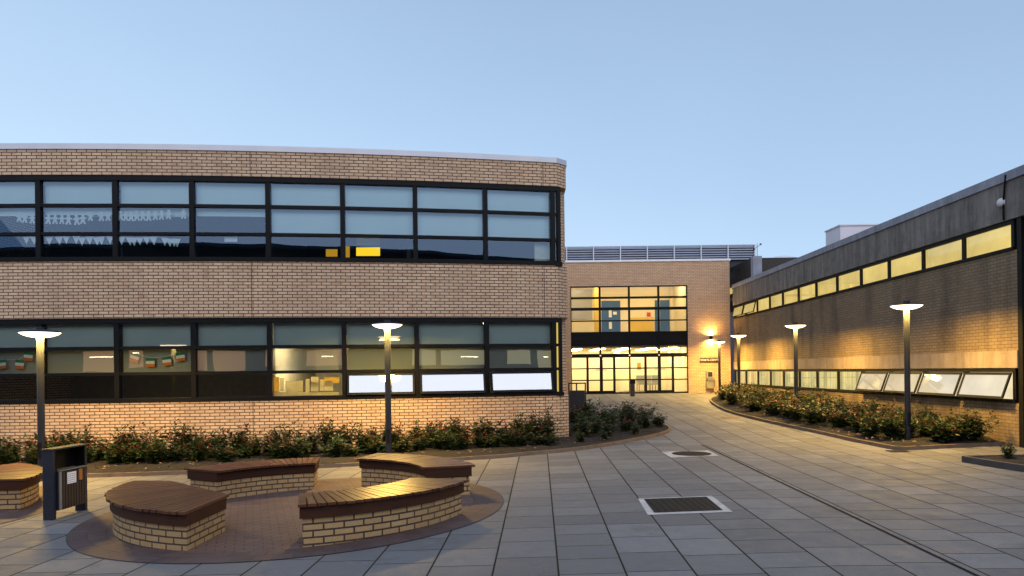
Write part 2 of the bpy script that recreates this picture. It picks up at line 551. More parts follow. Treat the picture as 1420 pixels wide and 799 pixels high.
def leaf(name, c1, c2):
    t = NT(name)
    g = t.t.nodes.new('ShaderNodeNewGeometry')
    k = t.ramp(g.outputs['Random Per Island'], [(0., c1), (.7, c2), (1., tuple(min(1, c * 1.5) for c in c2))])
    t.base(k); t.rough(.42)
    t.b.inputs['Specular IOR Level'].default_value = .2
    tl = t.t.nodes.new('ShaderNodeBsdfTranslucent')
    t.l(k, tl.inputs[0])
    mx = t.t.nodes.new('ShaderNodeMixShader'); mx.inputs[0].default_value = .22
    t.l(t.b.outputs[0], mx.inputs[1]); t.l(tl.outputs[0], mx.inputs[2]); t.l(mx.outputs[0], t.out.inputs[0])
    return t.m
M['leaf'] = leaf('green_leaf', (.012, .028, .009), (.036, .062, .019))
M['leaf_red'] = leaf('red_leaf', (.06, .014, .010), (.15, .032, .018))
M['leaf_pale'] = leaf('pale_leaf', (.05, .06, .02), (.12, .115, .045))
M['stem'] = plain('twig', (.07, .045, .03), .9)

# ------------------------------------------------------------------ ground
mb = MB()
xs = [-400, -150, -60] + list(range(-30, 31)) + [60, 150, 400]
ys = [-400, -150, -60] + list(range(-24, 50)) + [80, 150, 400]
def guv(x, y): return (y + .038 * x, x - .038 * y - .152)
def Gg(x, y): return G(x, clamp(y, -60, 60))
for i in range(len(xs) - 1):
    for j in range(len(ys) - 1):
        q = [(xs[i], ys[j]), (xs[i + 1], ys[j]), (xs[i + 1], ys[j + 1]), (xs[i], ys[j + 1])]
        mb.face([(x, y, Gg(x, y)) for x, y in q], [guv(x, y) for x, y in q])
tag(mb.build('pavement', M['paving'], origin=(0, 0, 0)), kind='structure')

mb = MB()
for k in range(26):                                       # linear drainage slot
    y0, y1 = 6. - 4 + k * .56, 6. - 4 + (k + 1) * .56
    f = lambda y: 3.665 + .0405 * y
    q = [(f(y0) - .02, y0), (f(y0) + .02, y0), (f(y1) + .02, y1), (f(y1) - .02, y1)]
    mb.face([(x, y, G(x, y) + .004) for x, y in q])
tag(mb.build('drainage_channel', M['cable']), 'long dark drainage slot running through the grey paving', 'drain channel')

def disc(cx, cy, r0, r1, name, mat, zoff, polar):
    mb = MB()
    nr = max(2, int((r1 - r0) / .12)); na = 96
    for i in range(nr):
        ra, rb = r0 + (r1 - r0) * i / nr, r0 + (r1 - r0) * (i + 1) / nr
        for k in range(na):
            t0, t1 = 2 * math.pi * k / na, 2 * math.pi * (k + 1) / na
            q = [(ra, t0), (rb, t0), (rb, t1), (ra, t1)]
            if ra < 1e-6: q = [(ra, t0), (rb, t0), (rb, t1)]
            P = [(cx + r * math.cos(t), cy + r * math.sin(t)) for r, t in q]
            uv = [(t * 2.62, r - r0) for r, t in q] if polar else [(p[0] * .94 + p[1] * .34, -p[0] * .34 + p[1] * .94) for p in P]
            mb.face([(x, y, G(x, y) + zoff) for x, y in P], uv)
    return tag(mb.build(name, mat), kind='structure')

CIR = [(-2.985, 10.2), (-9.66, 10.28)]
for cx, cy in CIR:
    disc(cx, cy, 0, 2.42, 'brick_pavement', M['paver'], .006, False)
    disc(cx, cy, 2.42, 2.85, 'brick_pavement_edge', M['paver_ring'], .008, True)

# ------------------------------------------------------------------ benches
def bench(cx, cy, a0, a1, label, ia=None, ib=None, RO=2.50):
    am = R((a0 + a1) / 2)
    bx, by = cx + 2.1 * math.cos(am), cy + 2.1 * math.sin(am)
    z = min(G(cx + r * math.cos(R(a)), cy + r * math.sin(R(a))) for r in (1.75, 2.5) for a in (a0, am, a1))
    zt = G(bx, by) + .47
    o = thing('curved_bench', (bx, by, G(bx, by)), label, 'bench', 'curved benches on the round brick circles')
    n = 26
    P = lambda r, a: (cx + r * math.cos(R(a)), cy + r * math.sin(R(a)))
    m = MB()
    ri, ro = 1.80, RO - .08
    def inner(r, a):                                       # inner edge: an arc, or a straight chord from ia to ib
        if ia is None: return P(r, a)
        t = (a - a0) / (a1 - a0)
        p = Vector(ia).lerp(Vector(ib), t); c = Vector((cx, cy)); d = Vector(P(2.42, a)) - p
        return tuple(p + d.normalized() * (r - 1.70))
    def sector(m, ri, ro, a0, a1, z0, z1, n):
        A = [a0 + (a1 - a0) * i / n for i in range(n + 1)]
        out = [P(ro, a) for a in A]; inn = [inner(ri, a) for a in A]
        m.path(out, inn, z0, z1, 0)
    sector(m, ri, ro, a0 + 1.2, a1 - 1.2, z - .05, zt - .165, n)
    m.build('base', M['brick_bench'], o)
    m = MB()
    sector(m, ri - .03, ro + .03, a0 + .5, a1 - .5, zt - .165, zt - .033, n)
    m.build('fascia', M['skirt'], o)
    m = MB()
    k = int(round((a1 - a0) * math.pi / 180 * 2.5 / .105))
    for i in range(k):
        s0, s1 = a0 + (a1 - a0) * (i + .07) / k, a0 + (a1 - a0) * (i + .93) / k
        jo = random.uniform(-.012, .012); jz = random.uniform(-.0015, .0015)
        b = [inner(1.70, s0), P(RO + jo, s0), P(RO + jo, s1), inner(1.70, s1)]
        n0 = len(m.f)
        m.hexa([(p[0], p[1], zt - .03) for p in b] + [(p[0], p[1], zt + jz) for p in b])
        for fi in range(n0, len(m.f)):
            m.uv[fi] = [(math.hypot(m.v[v].x - cx, m.v[v].y - cy), i * .37 + math.atan2(m.v[v].y - cy, m.v[v].x - cx) * 2 + m.v[v].z) for v in m.f[fi]]
    m.build('seat', M['slat'], o)
    return o
bench(*CIR[0], -182, -104, 'curved brick bench with timber top standing nearest the litter bin', (-4.86, 10.22), (-3.54, 8.98), 2.43)
bench(*CIR[0], -75, -17, 'curved brick bench with lamp glow on its slats, outer curve facing the open paving')
bench(*CIR[0], 15, 76, 'curved brick bench between the shrub bed and the glowing bench, hollow side showing')
bench(*CIR[0], 99, 152, 'long curved brick bench close to the shrubs, behind the bench nearest the bin')
bench(*CIR[1], 7, 66, 'curved brick bench half hidden behind the litter bin on another brick circle')

# ------------------------------------------------------------------ covers in the paving
def ground_plate(name, pts, mat, dz, parent=None, hole=None):
    m = MB()
    n = 8
    a, b, c, d = [Vector(p) for p in pts]
    for i in range(n):
        for j in range(n):
            f = lambda s, t: (a * (1 - s) + b * s) * (1 - t) + (d * (1 - s) + c * s) * t
            q = [f(i / n, j / n), f((i + 1) / n, j / n), f((i + 1) / n, (j + 1) / n), f(i / n, (j + 1) / n)]
            m.face([(p.x, p.y, G(p.x, p.y) + dz) for p in q], [(p.x, p.y) for p in q])
    return m.build(name, mat, parent)
cv = thing('drain_cover', (2.2, 9.48, G(2.2, 9.48)), 'square black ribbed iron drain cover with pale cement surround', 'drain cover')
ground_plate('surround', [(1.66, 8.93), (2.71, 8.92), (2.76, 10.04), (1.73, 10.03)], M['cement'], .005, cv)
ground_plate('iron_lid', [(1.76, 9.03), (2.62, 9.03), (2.665, 9.97), (1.80, 9.97)], M['iron'], .009, cv)
cv = thing('manhole_cover', (3.65, 14.85, G(3.65, 14.85)), 'round dark iron manhole cover set in a square pale slab', 'manhole cover')
ground_plate('surround', [(3.12, 14.27), (4.13, 14.47), (4.17, 15.40), (3.14, 15.24)], M['cement'], .005, cv)
m = MB()
for k in range(32):
    t0, t1 = 2 * math.pi * k / 32, 2 * math.pi * (k + 1) / 32
    q = [(3.68, 14.86)] + [(3.68 + .40 * math.cos(t), 14.86 + .40 * math.sin(t)) for t in (t0, t1)]
    m.face([(x, y, G(x, y) + .010) for x, y in q], [(x, y) for x, y in q])
m.build('iron_lid', M['iron'], cv)
gr = ground_plate('gully_grate', [(7.72, 14.70), (8.14, 14.72), (8.14, 15.02), (7.72, 15.0)], M['iron'], .012)
tag(gr, 'small dark gully grate at the corner of the lamp-lit shrub bed', 'grate')
gr = ground_plate('gully_grate', [(6.75, 22.9), (7.35, 23.1), (7.3, 23.5), (6.7, 23.3)], M['kerb'], .012)
tag(gr, 'small rusty gully cover beside the curved edge of the far bed', 'grate')

# ------------------------------------------------------------------ planting beds
def spline(pts, per=6):
    out = []
    n = len(pts)
    for i in range(n - 1):
        p0, p1, p2, p3 = [Vector(pts[clamp(k, 0, n - 1)]) for k in (i - 1, i, i + 1, i + 2)]
        for k in range(per):
            t = k / per
            out.append(.5 * ((2 * p1) + (p2 - p0) * t + (2 * p0 - 5 * p1 + 4 * p2 - p3) * t * t + (3 * p1 - p0 - 3 * p2 + p3) * t ** 3))
    out.append(Vector(pts[-1]))
    return [(p.x, p.y) for p in out]

def kerb(name, pts, w, h, mat, label):
    n = len(pts)
    inn = []
    for i in range(n):
        a, b = Vector(pts[max(0, i - 1)]), Vector(pts[min(n - 1, i + 1)])
        d = (b - a).normalized()
        inn.append((pts[i][0] - d.y * w, pts[i][1] + d.x * w))
    m = MB()
    m.path(pts, inn, lambda p: G(*p) - .1, lambda p: G(*p) + h, 0)
    return tag(m.build(name, mat), label, 'kerb')

def poly_soil(poly, name, mound, base):
    bm = bmesh.new()
    vs = [bm.verts.new((x, y, 0)) for x, y in poly]
    es = [bm.edges.new((vs[i], vs[(i + 1) % len(vs)])) for i in range(len(vs))]
    bmesh.ops.triangle_fill(bm, edges=es, use_beauty=True)
    for _ in range(3):
        bmesh.ops.subdivide_edges(bm, edges=[e for e in bm.edges if e.calc_length() > .5], cuts=1)
        bmesh.ops.triangulate(bm, faces=bm.faces[:])
    for v in bm.verts:
        x, y = v.co.x, v.co.y
        d = min(math.hypot(x - a, y - b) for a, b in poly)
        v.co.z = G(x, y) + base + mound * min(1, d / .7) + random.uniform(-.018, .022) * min(1, d * 3)
    bmesh.ops.recalc_face_normals(bm, faces=bm.faces)
    me = bpy.data.meshes.new(name); bm.to_mesh(me); bm.free()
    me.materials.append(M['soil'])
    for p in me.polygons: p.use_smooth = True
    if me.polygons and me.polygons[0].normal.z < 0: me.flip_normals()
    o = bpy.data.objects.new(name, me); C.objects.link(o)
    return tag(o, kind='structure')

def fY(X): return 16.58 + (X + 13.2) ** 2 / 124

KL = spline([(-16, 13.7), (-13, 13.85), (-10, 13.93), (-8.3, 13.9), (-6.8, 14.1), (-4, 14.62), (-.8, 15.07), (.13, 15.4), (1.42, 16.05),
             (2.53, 17.03), (3.5, 18.1), (4.2, 19.3), (4.36, 20.6), (4.0, 22.2), (3.2, 24.0), (2.6, 26.8)])
kerb('bed_edging', KL, .05, .075, M['kerb'], 'thin brown edging curving round the shrub bed under the long building')
BL = KL + [(1.5, 26.8), (1.5, 18.4)] + [(x, fY(x) + .1) for x in (.5, -1, -2.5, -4, -6, -8, -10, -12, -14, -16)]
poly_soil(BL, 'soil', .05, .055)
KR = spline([(10.2, 33.2), (9.2, 32.6), (8.37, 30.6), (7.75, 27.5), (7.45, 24.7), (7.5, 22.1), (7.7, 19.8), (7.88, 18), (7.95, 16.3), (7.98, 15.3)]) + \
    [(8.03, 15.1), (8.2, 15.02), (8.8, 15.17), (9.5, 15.38), (10.75, 15.72)]
kerb('bed_edging', KR, .06, .08, M['kerb'], 'brown edging curving round the shrub bed under the stained wall')
BR = KR + [(10.85, 18), (10.9, 22), (10.98, 27), (11.05, 33.2)]
poly_soil(BR, 'soil', .05, .055)
KS = [(13.5, 13.5), (8.16, 13.25), (8.19, 13.1), (8.55, 11.2), (9.2, 8.5)]
KS = [(13.5, 13.42), (11, 13.36), (8.3, 13.26), (8.18, 13.15), (8.28, 12.4), (8.5, 11.3), (8.8, 10), (9.2, 8.5)]
kerb('bed_edging', KS, .09, .11, M['kerb_dark'], 'dark raised edging at the corner of the cut-off bed on the right-hand paving')
poly_soil(KS + [(13.5, 8.5)], 'soil', .02, .07)

# ------------------------------------------------------------------ shrubs
def shrub_proto(seed, h, nstem, spread, red, pale, dens):
    rnd = random.Random(seed)
    L, S = MB(), MB()
    def leaf(p, d, ln, m):
        d = d.normalized()
        side = d.cross(Vector((rnd.uniform(-.4, .4), rnd.uniform(-.4, .4), 1))).normalized()
        up = side.cross(d)
        w = ln * .27
        a = p; b = p + d * ln * .5 + side * w + up * ln * .06; c = p + d * ln - up * ln * .10; e = p + d * ln * .5 - side * w + up * ln * .06
        mid = p + d * ln * .5 - up * ln * .02
        L.face([a, b, mid], m=m); L.face([b, c, mid], m=m); L.face([c, e, mid], m=m); L.face([e, a, mid], m=m)
    for s in range(nstem):
        az = rnd.uniform(0, 2 * math.pi)
        lean = rnd.uniform(.05, 1.) * spread
        base = Vector((rnd.uniform(-.07, .07), rnd.uniform(-.07, .07), -.05))
        hh = h * rnd.uniform(.55, 1.08) * (1 - .25 * lean)
        pts = [base]
        n = 7
        for k in range(1, n + 1):
            t = k / n
            r = lean * h * .85 * t ** 1.15
            pts.append(base + Vector((math.cos(az) * r + rnd.uniform(-.02, .02), math.sin(az) * r + rnd.uniform(-.02, .02), hh * t + .05)))
        for k in range(n):
            S.tube(pts[k], pts[k + 1], .0065 * (1 - .09 * k), .0065 * (1 - .09 * (k + 1)), 5, False)
            for q in range(dens):
                if k < 1 and rnd.random() < .7: continue
                f = rnd.random()
                p = pts[k].lerp(pts[k + 1], f)
                a2 = rnd.uniform(0, 2 * math.pi)
                t = (k + f) / n
                d = Vector((math.cos(a2), math.sin(a2), rnd.uniform(-.25, .7) + .5 * (t > .85)))
                off = d * rnd.uniform(0, .06)
                m = 0
                if t > .78 and rnd.random() < red: m = 1
                elif rnd.random() < pale: m = 2
                leaf(p + off, d, rnd.uniform(.07, .125) * (1 if t < .85 else .8), m)
    o = bpy.data.objects.new('shrub', None); C.objects.link(o); o['_o'] = (0, 0, 0)
    L.build('leaves', [M['leaf'], M['leaf_red'], M['leaf_pale']], o, local=True, weld=False)
    # weld per leaf only so each leaf stays an island
    S.build('stem', M['stem'], o, local=True, weld=True)
    return o
def weld_leaves(o):
    for c in o.children:
        if c.name.startswith('leaves'):
            bm = bmesh.new(); bm.from_mesh(c.data)
            bmesh.ops.remove_doubles(bm, verts=bm.verts, dist=2e-5)
            bm.to_mesh(c.data); bm.free()
PROT = [shrub_proto(11, .60, 15, .62, .30, .05, 7), shrub_proto(12, .68, 17, .58, .14, .08, 7), shrub_proto(13, .54, 17, .72, .42, .03, 7),
        shrub_proto(14, .58, 16, .66, .06, .16, 7), shrub_proto(15, .76, 12, .5, .28, .03, 6), shrub_proto(16, .44, 11, .95, .1, .22, 6)]
for p in PROT: weld_leaves(p)
used = [False] * len(PROT)
SH = {'L': ('shrubs in the bed under the long building', 'leafy shrub in the planted row under the long brick building'),
      'E': ('sparse dark shrubs at the rounded bed end', 'sparse dark shrub at the rounded end of the bed by the brick corner'),
      'R': ('shrubs in the bed under the stained wall', 'red-tipped leafy shrub in the dense bed under the stained wall')}
def put(k, x, y, z, sc, bed, sx=None, label=None, group=None):
    if used[k]:
        o = copy_tree(PROT[k])
    else:
        o = PROT[k]; used[k] = True
    o.location = (x, y, z); o.rotation_euler = (0, 0, random.uniform(0, 6.28)); o.scale = (sx or sc, sx or sc, sc)
    g, l = SH[bed]
    o['label'] = label or l; o['category'] = 'shrub'
    if group is None: o['group'] = g
    elif 'group' in o: del o['group']
    return o
random.seed(21)
x = -13.2
while x < 1.2:                                           # two loose rows under the facade
    fy = fY(x)
    ky = min(KL, key=lambda p: abs(p[0] - x) + (100 if p[1] > 17.2 else 0))[1]
    y = fy - random.uniform(.55, 1.0)
    put(random.choice([0, 0, 1, 2, 3, 4]), x + random.uniform(-.12, .12), y, G(x, y) + .08, random.uniform(.78, 1.2), 'L', random.uniform(.95, 1.3))
    if random.random() < .8 and fy - ky > 1.7:
        y2 = y - random.uniform(.55, .8)
        put(random.choice([0, 2, 3, 5, 5]), x + random.uniform(-.2, .3), y2, G(x, y2) + .08, random.uniform(.6, .88), 'L', random.uniform(.85, 1.15))
    x += random.uniform(.22, .36)
for (x, y, s) in [(1.75, 17.9, 1.0), (2.1, 18.6, 1.05), (2.35, 17.9, .8), (2.6, 19.3, 1.1), (2.95, 18.7, .9), (3.2, 20.0, 1.15), (3.55, 19.4, 1.0),
                  (3.75, 20.6, 1.15), (4.05, 20.0, .9), (2.2, 19.9, 1.1), (2.7, 20.9, 1.1), (3.3, 21.4, 1.15), (1.9, 21.5, 1.2), (2.4, 22.8, 1.2),
                  (3.1, 18.2, .55), (1.6, 17.0, .6), (.9, 16.7, .6), (2.2, 17.3, .5), (3.6, 22.1, 1.1), (1.75, 19.3, 1.15)]:
    put(random.choice([0, 1, 2, 3]), x, y, G(x, y) + .08, s * .74, 'E', s * .95)
Y = 15.75
while Y < 32.6:
    left = min((p for p in KR), key=lambda p: abs(p[1] - Y) + (50 if p[0] > 8.6 and p[1] < 16 else 0))[0]
    w = 10.75 - left
    n = max(2, int(w / .68))
    for i in range(n):
        if Y < 16.1 and i < 1: continue
        xx = left + .42 + (w - .75) * (i + random.uniform(.1, .9)) / n
        if xx > 10.45: continue
        put(random.choice([0, 1, 1, 2, 4, 3]), xx, Y + random.uniform(-.2, .2), G(xx, Y) + .08, random.uniform(.72, 1.06), 'R', random.uniform(.95, 1.25))
    Y += random.uniform(.55, .7) if Y < 24 else random.uniform(.75, .95)
put(4, 9.95, 15.95, G(9.95, 15.95) + .06, 1.0, 'R', label='lone red-tipped shrub at the near end of the bed by the wall corner', group='')
put(5, 8.95, 13.0, G(8.95, 13.0) + .08, .6, 'R', label='small wispy shrub in the cut-off bed with dark edging', group='')
for i, p in enumerate(PROT):
    if not used[i]:
        for c in list(p.children): bpy.data.objects.remove(c)
        bpy.data.objects.remove(p)

# fallen leaves and bark on the soil
m = MB()
for i in range(900):
    if random.random() < .55:
        x = random.uniform(-12, 3.6)
        y = random.uniform(14.2, min(fY(x), 18.2) - .1)
        if y < min(KL, key=lambda p: abs(p[0] - x) + (100 if p[1] > 19 else 0))[1] + .12: continue
    else:
        y = random.uniform(15.5, 26)
        lx = min((p for p in KR), key=lambda p: abs(p[1] - y) + (50 if p[0] > 8.6 and p[1] < 16 else 0))[0]
        x = random.uniform(lx + .1, 10.6)
    z = G(x, y) + .125
    a = random.uniform(0, 6.28); s = random.uniform(.02, .045)
    d = Vector((math.cos(a), math.sin(a), random.uniform(-.2, .3))) * s; e = Vector((-math.sin(a), math.cos(a), random.uniform(-.3, .3))) * s * .6
    p = Vector((x, y, z))
    m.face([p - d, p - e, p + d, p + e])
tag(m.build('leaf_litter', M['chip'], weld=False), 'brown fallen leaves and bark scattered on the soil', 'leaf litter', kind='stuff')

# ------------------------------------------------------------------ long curved building
XS = [1.19 - .05 * k for k in range(0, 420)]
ARC = [0.]
for k in range(1, len(XS)):
    ARC.append(ARC[-1] + math.hypot(XS[k] - XS[k - 1], fY(XS[k]) - fY(XS[k - 1])))
def fac(s, d=0.):
    if s <= 0:
        X = 1.19; sl = (X + 13.2) / 62; n = math.hypot(1, sl)
        p = (X - s / n, fY(X) - s * sl / n)
    else:
        lo = 0
        k = min(len(ARC) - 2, next((i for i in range(len(ARC) - 1) if ARC[i + 1] >= s), len(ARC) - 2))
        t = (s - ARC[k]) / (ARC[k + 1] - ARC[k])
        X = XS[k] + (XS[k + 1] - XS[k]) * t
        p = (X, fY(X)); sl = (X + 13.2) / 62; n = math.hypot(1, sl)
    return (p[0] + sl / n * d, p[1] - d / n)
def s_at(u):
    best = min(range(len(XS)), key=lambda k: abs(CX + XS[k] / fY(XS[k]) * F - u))
    return ARC[best]
sa, sb = s_at(768.5), s_at(53)
BAY = (sb - sa) / 7
SM = [sa + BAY * k for k in range(0, 10)]
SEND = SM[-1] + .35
def fpath(s0, s1, d):                                   # from left (large s) to right (small s)
    n = max(1, int(round(abs(s1 - s0) / .35)))
    return [fac(s0 + (s1 - s0) * k / n, d) for k in range(n + 1)]
CH1 = (1.44, 18.50)
BACK = [(1.44, 36.02), (-22, 36.02)]
bld = thing('brick_building', (-6, 17.5, 0), 'long two-storey buff brick building with curved front and two bands of black framed windows', 'building')
def bandwall(name, z0, z1, mat, d=0., th=.3, back=True):
    m = MB()
    out = fpath(SEND, 0, d) + [(CH1[0] + d * .8, CH1[1] - d * .3), (1.44 + d, 36.02)]
    inn = fpath(SEND, 0, d - th) + [(CH1[0] - th, CH1[1] + .2), (1.44 - th, 36.02)]
    m.path(out, inn, z0, z1, 0)
    return m.build(name, mat, bld)
ZG0, ZG1, ZU0, ZU1, ZP, ZT = 1.17, 3.135, 4.455, 6.46, 7.045, 7.175
bandwall('plinth_wall', -.6, ZG0, M['brick'])
bandwall('spandrel_wall', ZG1, ZU0, M['brick'])
bandwall('parapet_wall', ZU1, ZP, M['brick'])
bandwall('coping', ZP, ZT, M['coping'], .03, .4)
for u in (350, 757):
    s0 = s_at(u)
    m = MB()
    for z0, z1 in ((-.3, ZG0), (ZG1, ZU0), (ZU1, ZP)):
        m.path(fpath(s0 + .007, s0 - .007, .002), fpath(s0 + .007, s0 - .007, -.02), z0 + .003, z1 - .003)
    m.build('movement_joint', M['cable'], bld)
# brick pier and side wall behind the corner windows
m = MB()
for z0, z1 in ((ZG0, ZG1), (ZU0, ZU1)):
    m.path([(1.22, 18.62), (1.385, 18.78), (1.44, 19.1), (1.44, 36.02)], [(1.0, 18.8), (1.12, 19.0), (1.14, 19.2), (1.14, 36.02)], z0, z1)
m.build('side_wall', M['brick'], bld)
m = MB()
L0 = fac(SEND, 0)
m.path([(L0[0] - .02, 36.0), (L0[0] - .02, L0[1] + .01)], [(L0[0] + .28, 36.0), (L0[0] + .28, L0[1] + .3)], -.6, ZP - .01)
m.build('end_wall', M['brick'], bld)
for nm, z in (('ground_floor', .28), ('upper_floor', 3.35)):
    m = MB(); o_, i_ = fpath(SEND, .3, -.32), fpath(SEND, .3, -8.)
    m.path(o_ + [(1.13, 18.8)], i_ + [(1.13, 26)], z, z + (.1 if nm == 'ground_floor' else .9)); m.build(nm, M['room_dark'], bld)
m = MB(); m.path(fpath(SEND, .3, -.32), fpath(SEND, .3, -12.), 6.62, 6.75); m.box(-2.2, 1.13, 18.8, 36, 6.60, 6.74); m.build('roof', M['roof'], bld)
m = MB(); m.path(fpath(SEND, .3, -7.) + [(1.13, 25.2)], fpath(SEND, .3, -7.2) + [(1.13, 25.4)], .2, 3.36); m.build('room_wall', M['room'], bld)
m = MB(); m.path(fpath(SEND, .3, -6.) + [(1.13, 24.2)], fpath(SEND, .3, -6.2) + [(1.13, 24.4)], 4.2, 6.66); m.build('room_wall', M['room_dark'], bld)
m = MB()
for s in (SM[2] + .1, SM[4] + .05, SM[6] + .02):
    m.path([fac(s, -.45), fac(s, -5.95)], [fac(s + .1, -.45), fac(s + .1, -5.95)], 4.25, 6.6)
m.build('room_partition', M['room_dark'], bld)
m = MB()
for s in (SM[3] - .05, SM[4] - .05):
    m.path([fac(s, -.45), fac(s, -6.95)], [fac(s + .1, -.45), fac(s + .1, -6.95)], .4, 3.34)
m.build('room_partition', M['room'], bld)

def chord(i, s0=None, s1=None):
    Lp, Rp = Vector((*fac(SM[i + 1] if s0 is None else s0), 0)), Vector((*fac(SM[i] if s1 is None else s1), 0))
    e = (Rp - Lp); W = e.length; e.normalize(); n = Vector((e.y, -e.x, 0))
    return (lambda a, b, c: Lp + e * a - n * b + Vector((0, 0, c))), W       # a along, b inwards, c up

def bay(i, z0, z1, tr, low):
    fn, W = chord(i)
    m = MB()
    m.obox(fn, -.055, .055, .03, .20, z0 + .10, z1 - .12)                    # mullion
    if i == 0: m.obox(fn, W - .055, W + .055, .03, .20, z0 + .10, z1 - .12)
    m.obox(fn, -.055, W + .055, .015, .22, z1 - .12, z1 - .004)              # head
    m.obox(fn, -.055, W + .055, -.03, .22, z0 + .004, z0 + .10)              # sill
    for t in tr:
        m.obox(fn, .055, W - .055, .04, .19, t - .036, t + .036)
    fr = m.build('window', M['frame'], bld)
    gm = M['glass_low'] if low else M['glass']
    hop = low and i in (0, 1, 2)
    rows = [(z0 + .10, tr[1] - .036), (tr[1] + .036, tr[0] - .036), (tr[0] + .036, z1 - .12)]
    m = MB()
    for k, (a, b) in enumerate(rows):
        if k == 0 and hop: continue
        m.face([fn(.055, .10, a), fn(W - .055, .10, a), fn(W - .055, .10, b), fn(.055, .10, b)])
    m.build('pane', gm, fr)
    if hop:                                               # top-hung sash pushed open
        a, b = rows[0]
        an = R((13, 15, 12)[i]); hgt = b - a - .02
        def tl(x, y, z, an=an, b=b, hgt=hgt):              # z: 0 top .. down
            return fn(x, .03 - math.sin(an) * z - math.cos(an) * y, b - .01 - math.cos(an) * z + math.sin(an) * -y)
        s = MB()
        x0, x1 = .07, W - .07
        for (xa, xb, za, zb) in ((x0, x1, 0, .045), (x0, x1, hgt - .045, hgt), (x0, x0 + .045, .045, hgt - .045), (x1 - .045, x1, .045, hgt - .045)):
            s.obox(lambda p, q, r: tl(p, q, r), xa, xb, 0, .05, za, zb)
        sash = s.build('opening_sash', M['frame'], fr)
        g = MB()
        g.face([tl(x0 + .045, .025, hgt - .045), tl(x1 - .045, .025, hgt - .045), tl(x1 - .045, .025, .045), tl(x0 + .045, .025, .045)])
        g.build('pane', M['glass_film'], fr)
    # blinds
    bl = MB()
    if low:
        bl.obox(fn, .06, W - .06, .24, .246, tr[0] - .05, z1 - .1)
        b = bl.build('blind', M['blind_low'], fr)
        bl = MB()
        bl.face([fn(.06, .25, tr[1] + .02), fn(W - .06, .25, tr[1] + .02), fn(W - .06, .25, tr[0] - .055), fn(.06, .25, tr[0] - .055)])
        bl.build('mesh_blind', M['screen'], fr)
    else:
        zb = tr[1] - .02 if i <= 3 else tr[0] - .036 - (.17 + .02 * ((i * 7) % 3 - 1))
        bl.obox(fn, .06, W - .06, .24, .246, zb, z1 - .1)
        bl.build('blind', M['blind'], fr)
    return fr
for i in range(9):
    bay(i, ZU0, ZU1, (5.765, 5.105), False)
    bay(i, ZG0, ZG1, (2.445, 1.84), True)
for z0, z1, tr, mat, bmat in ((ZG0, ZG1, (2.445, 1.84), 'lit_corner', None), (ZU0, ZU1, (5.765, 5.105), 'glass', 'blind')):     # narrow corner lights
    fn, W = chord(0, SM[0], -.10)
    m = MB()
    m.obox(fn, W - .085, W, .02, .26, z0 + .004, z1 - .004)
    m.obox(fn, .055, W - .085, .02, .22, z1 - .12, z1 - .004); m.obox(fn, .055, W + .02, -.03, .22, z0 - .012, z0 + .09)
    for t in tr: m.obox(fn, .055, W - .085, .04, .19, t - .036, t + .036)
    fr = m.build('corner_window', M['frame'], bld)
    m = MB()
    for a, b in ((z0 + .09, tr[1] - .036), (tr[1] + .036, tr[0] - .036), (tr[0] + .036, z1 - .12)):
        m.face([fn(.055, .1, a), fn(W - .085, .1, a), fn(W - .085, .1, b), fn(.055, .1, b)])
    m.build('pane', M[mat], fr)
    if bmat:
        m = MB(); m.obox(fn, .06, W - .09, .24, .246, tr[1], z1 - .1); m.build('blind', M[bmat], fr)
# ceiling lights in the rooms behind
for (s, d, z, w, l, mt) in (((SM[3] + SM[4]) / 2, -1.1, 3.30, .9, .12, 'board_light'), (SM[6], -3.2, 3.30, 1.2, .25, 'dim_light'), (SM[2], -2.8, 3.30, 1.2, .25, 'dim_light'), (SM[1], -4.0, 3.30, 1.2, .25, 'dim_light')):
    fn, W = chord(0, s + w / 2, s - w / 2)
    m = MB(); m.obox(fn, 0, W, -d, -d + l, z - .05, z); m.build('ceiling_light', M[mt], bld)

# ---- things hanging and standing in those windows
def wall_pt(u, v, back):
    """point a little behind the glass of the curved front on sight line u,v"""
    Y = 17.
    for _ in range(12):
        p = at(u, v, Y)
        Y = fY(p.x) + back
    return at(u, v, Y)
def flat(outline, name, mat, parent, u, v, back, sc, rot=0., th=.003):
    c = wall_pt(u, v, back)
    sl = (c.x + 13.2) / 62; e = Vector((1, sl, 0)).normalized(); n = Vector((e.y, -e.x, 0))
    m = MB()
    cr, sr = math.cos(rot), math.sin(rot)
    P = [c + e * ((x * cr - y * sr) * sc) + Vector((0, 0, (x * sr + y * cr) * sc)) for x, y in outline]
    Fp = [p + n * th for p in P]
    m.face(Fp); m.face(P[::-1])
    for i in range(len(P)):
        j = (i + 1) % len(P)
        m.face([P[i], P[j], Fp[j], Fp[i]])
    return m.build(name, mat, parent)
DOLL = [(-.10, .5), (-.16, .38), (-.10, .25), (-.22, .17), (-.34, .10), (-.33, -.02), (-.18, .03), (-.16, -.12), (-.28, -.46), (-.10, -.5), (0, -.22),
        (.10, -.5), (.28, -.46), (.16, -.12), (.18, .03), (.33, -.02), (.34, .10), (.22, .17), (.10, .25), (.16, .38), (.10, .5)]
px = lambda z, x, y, s=1: (0, 0)
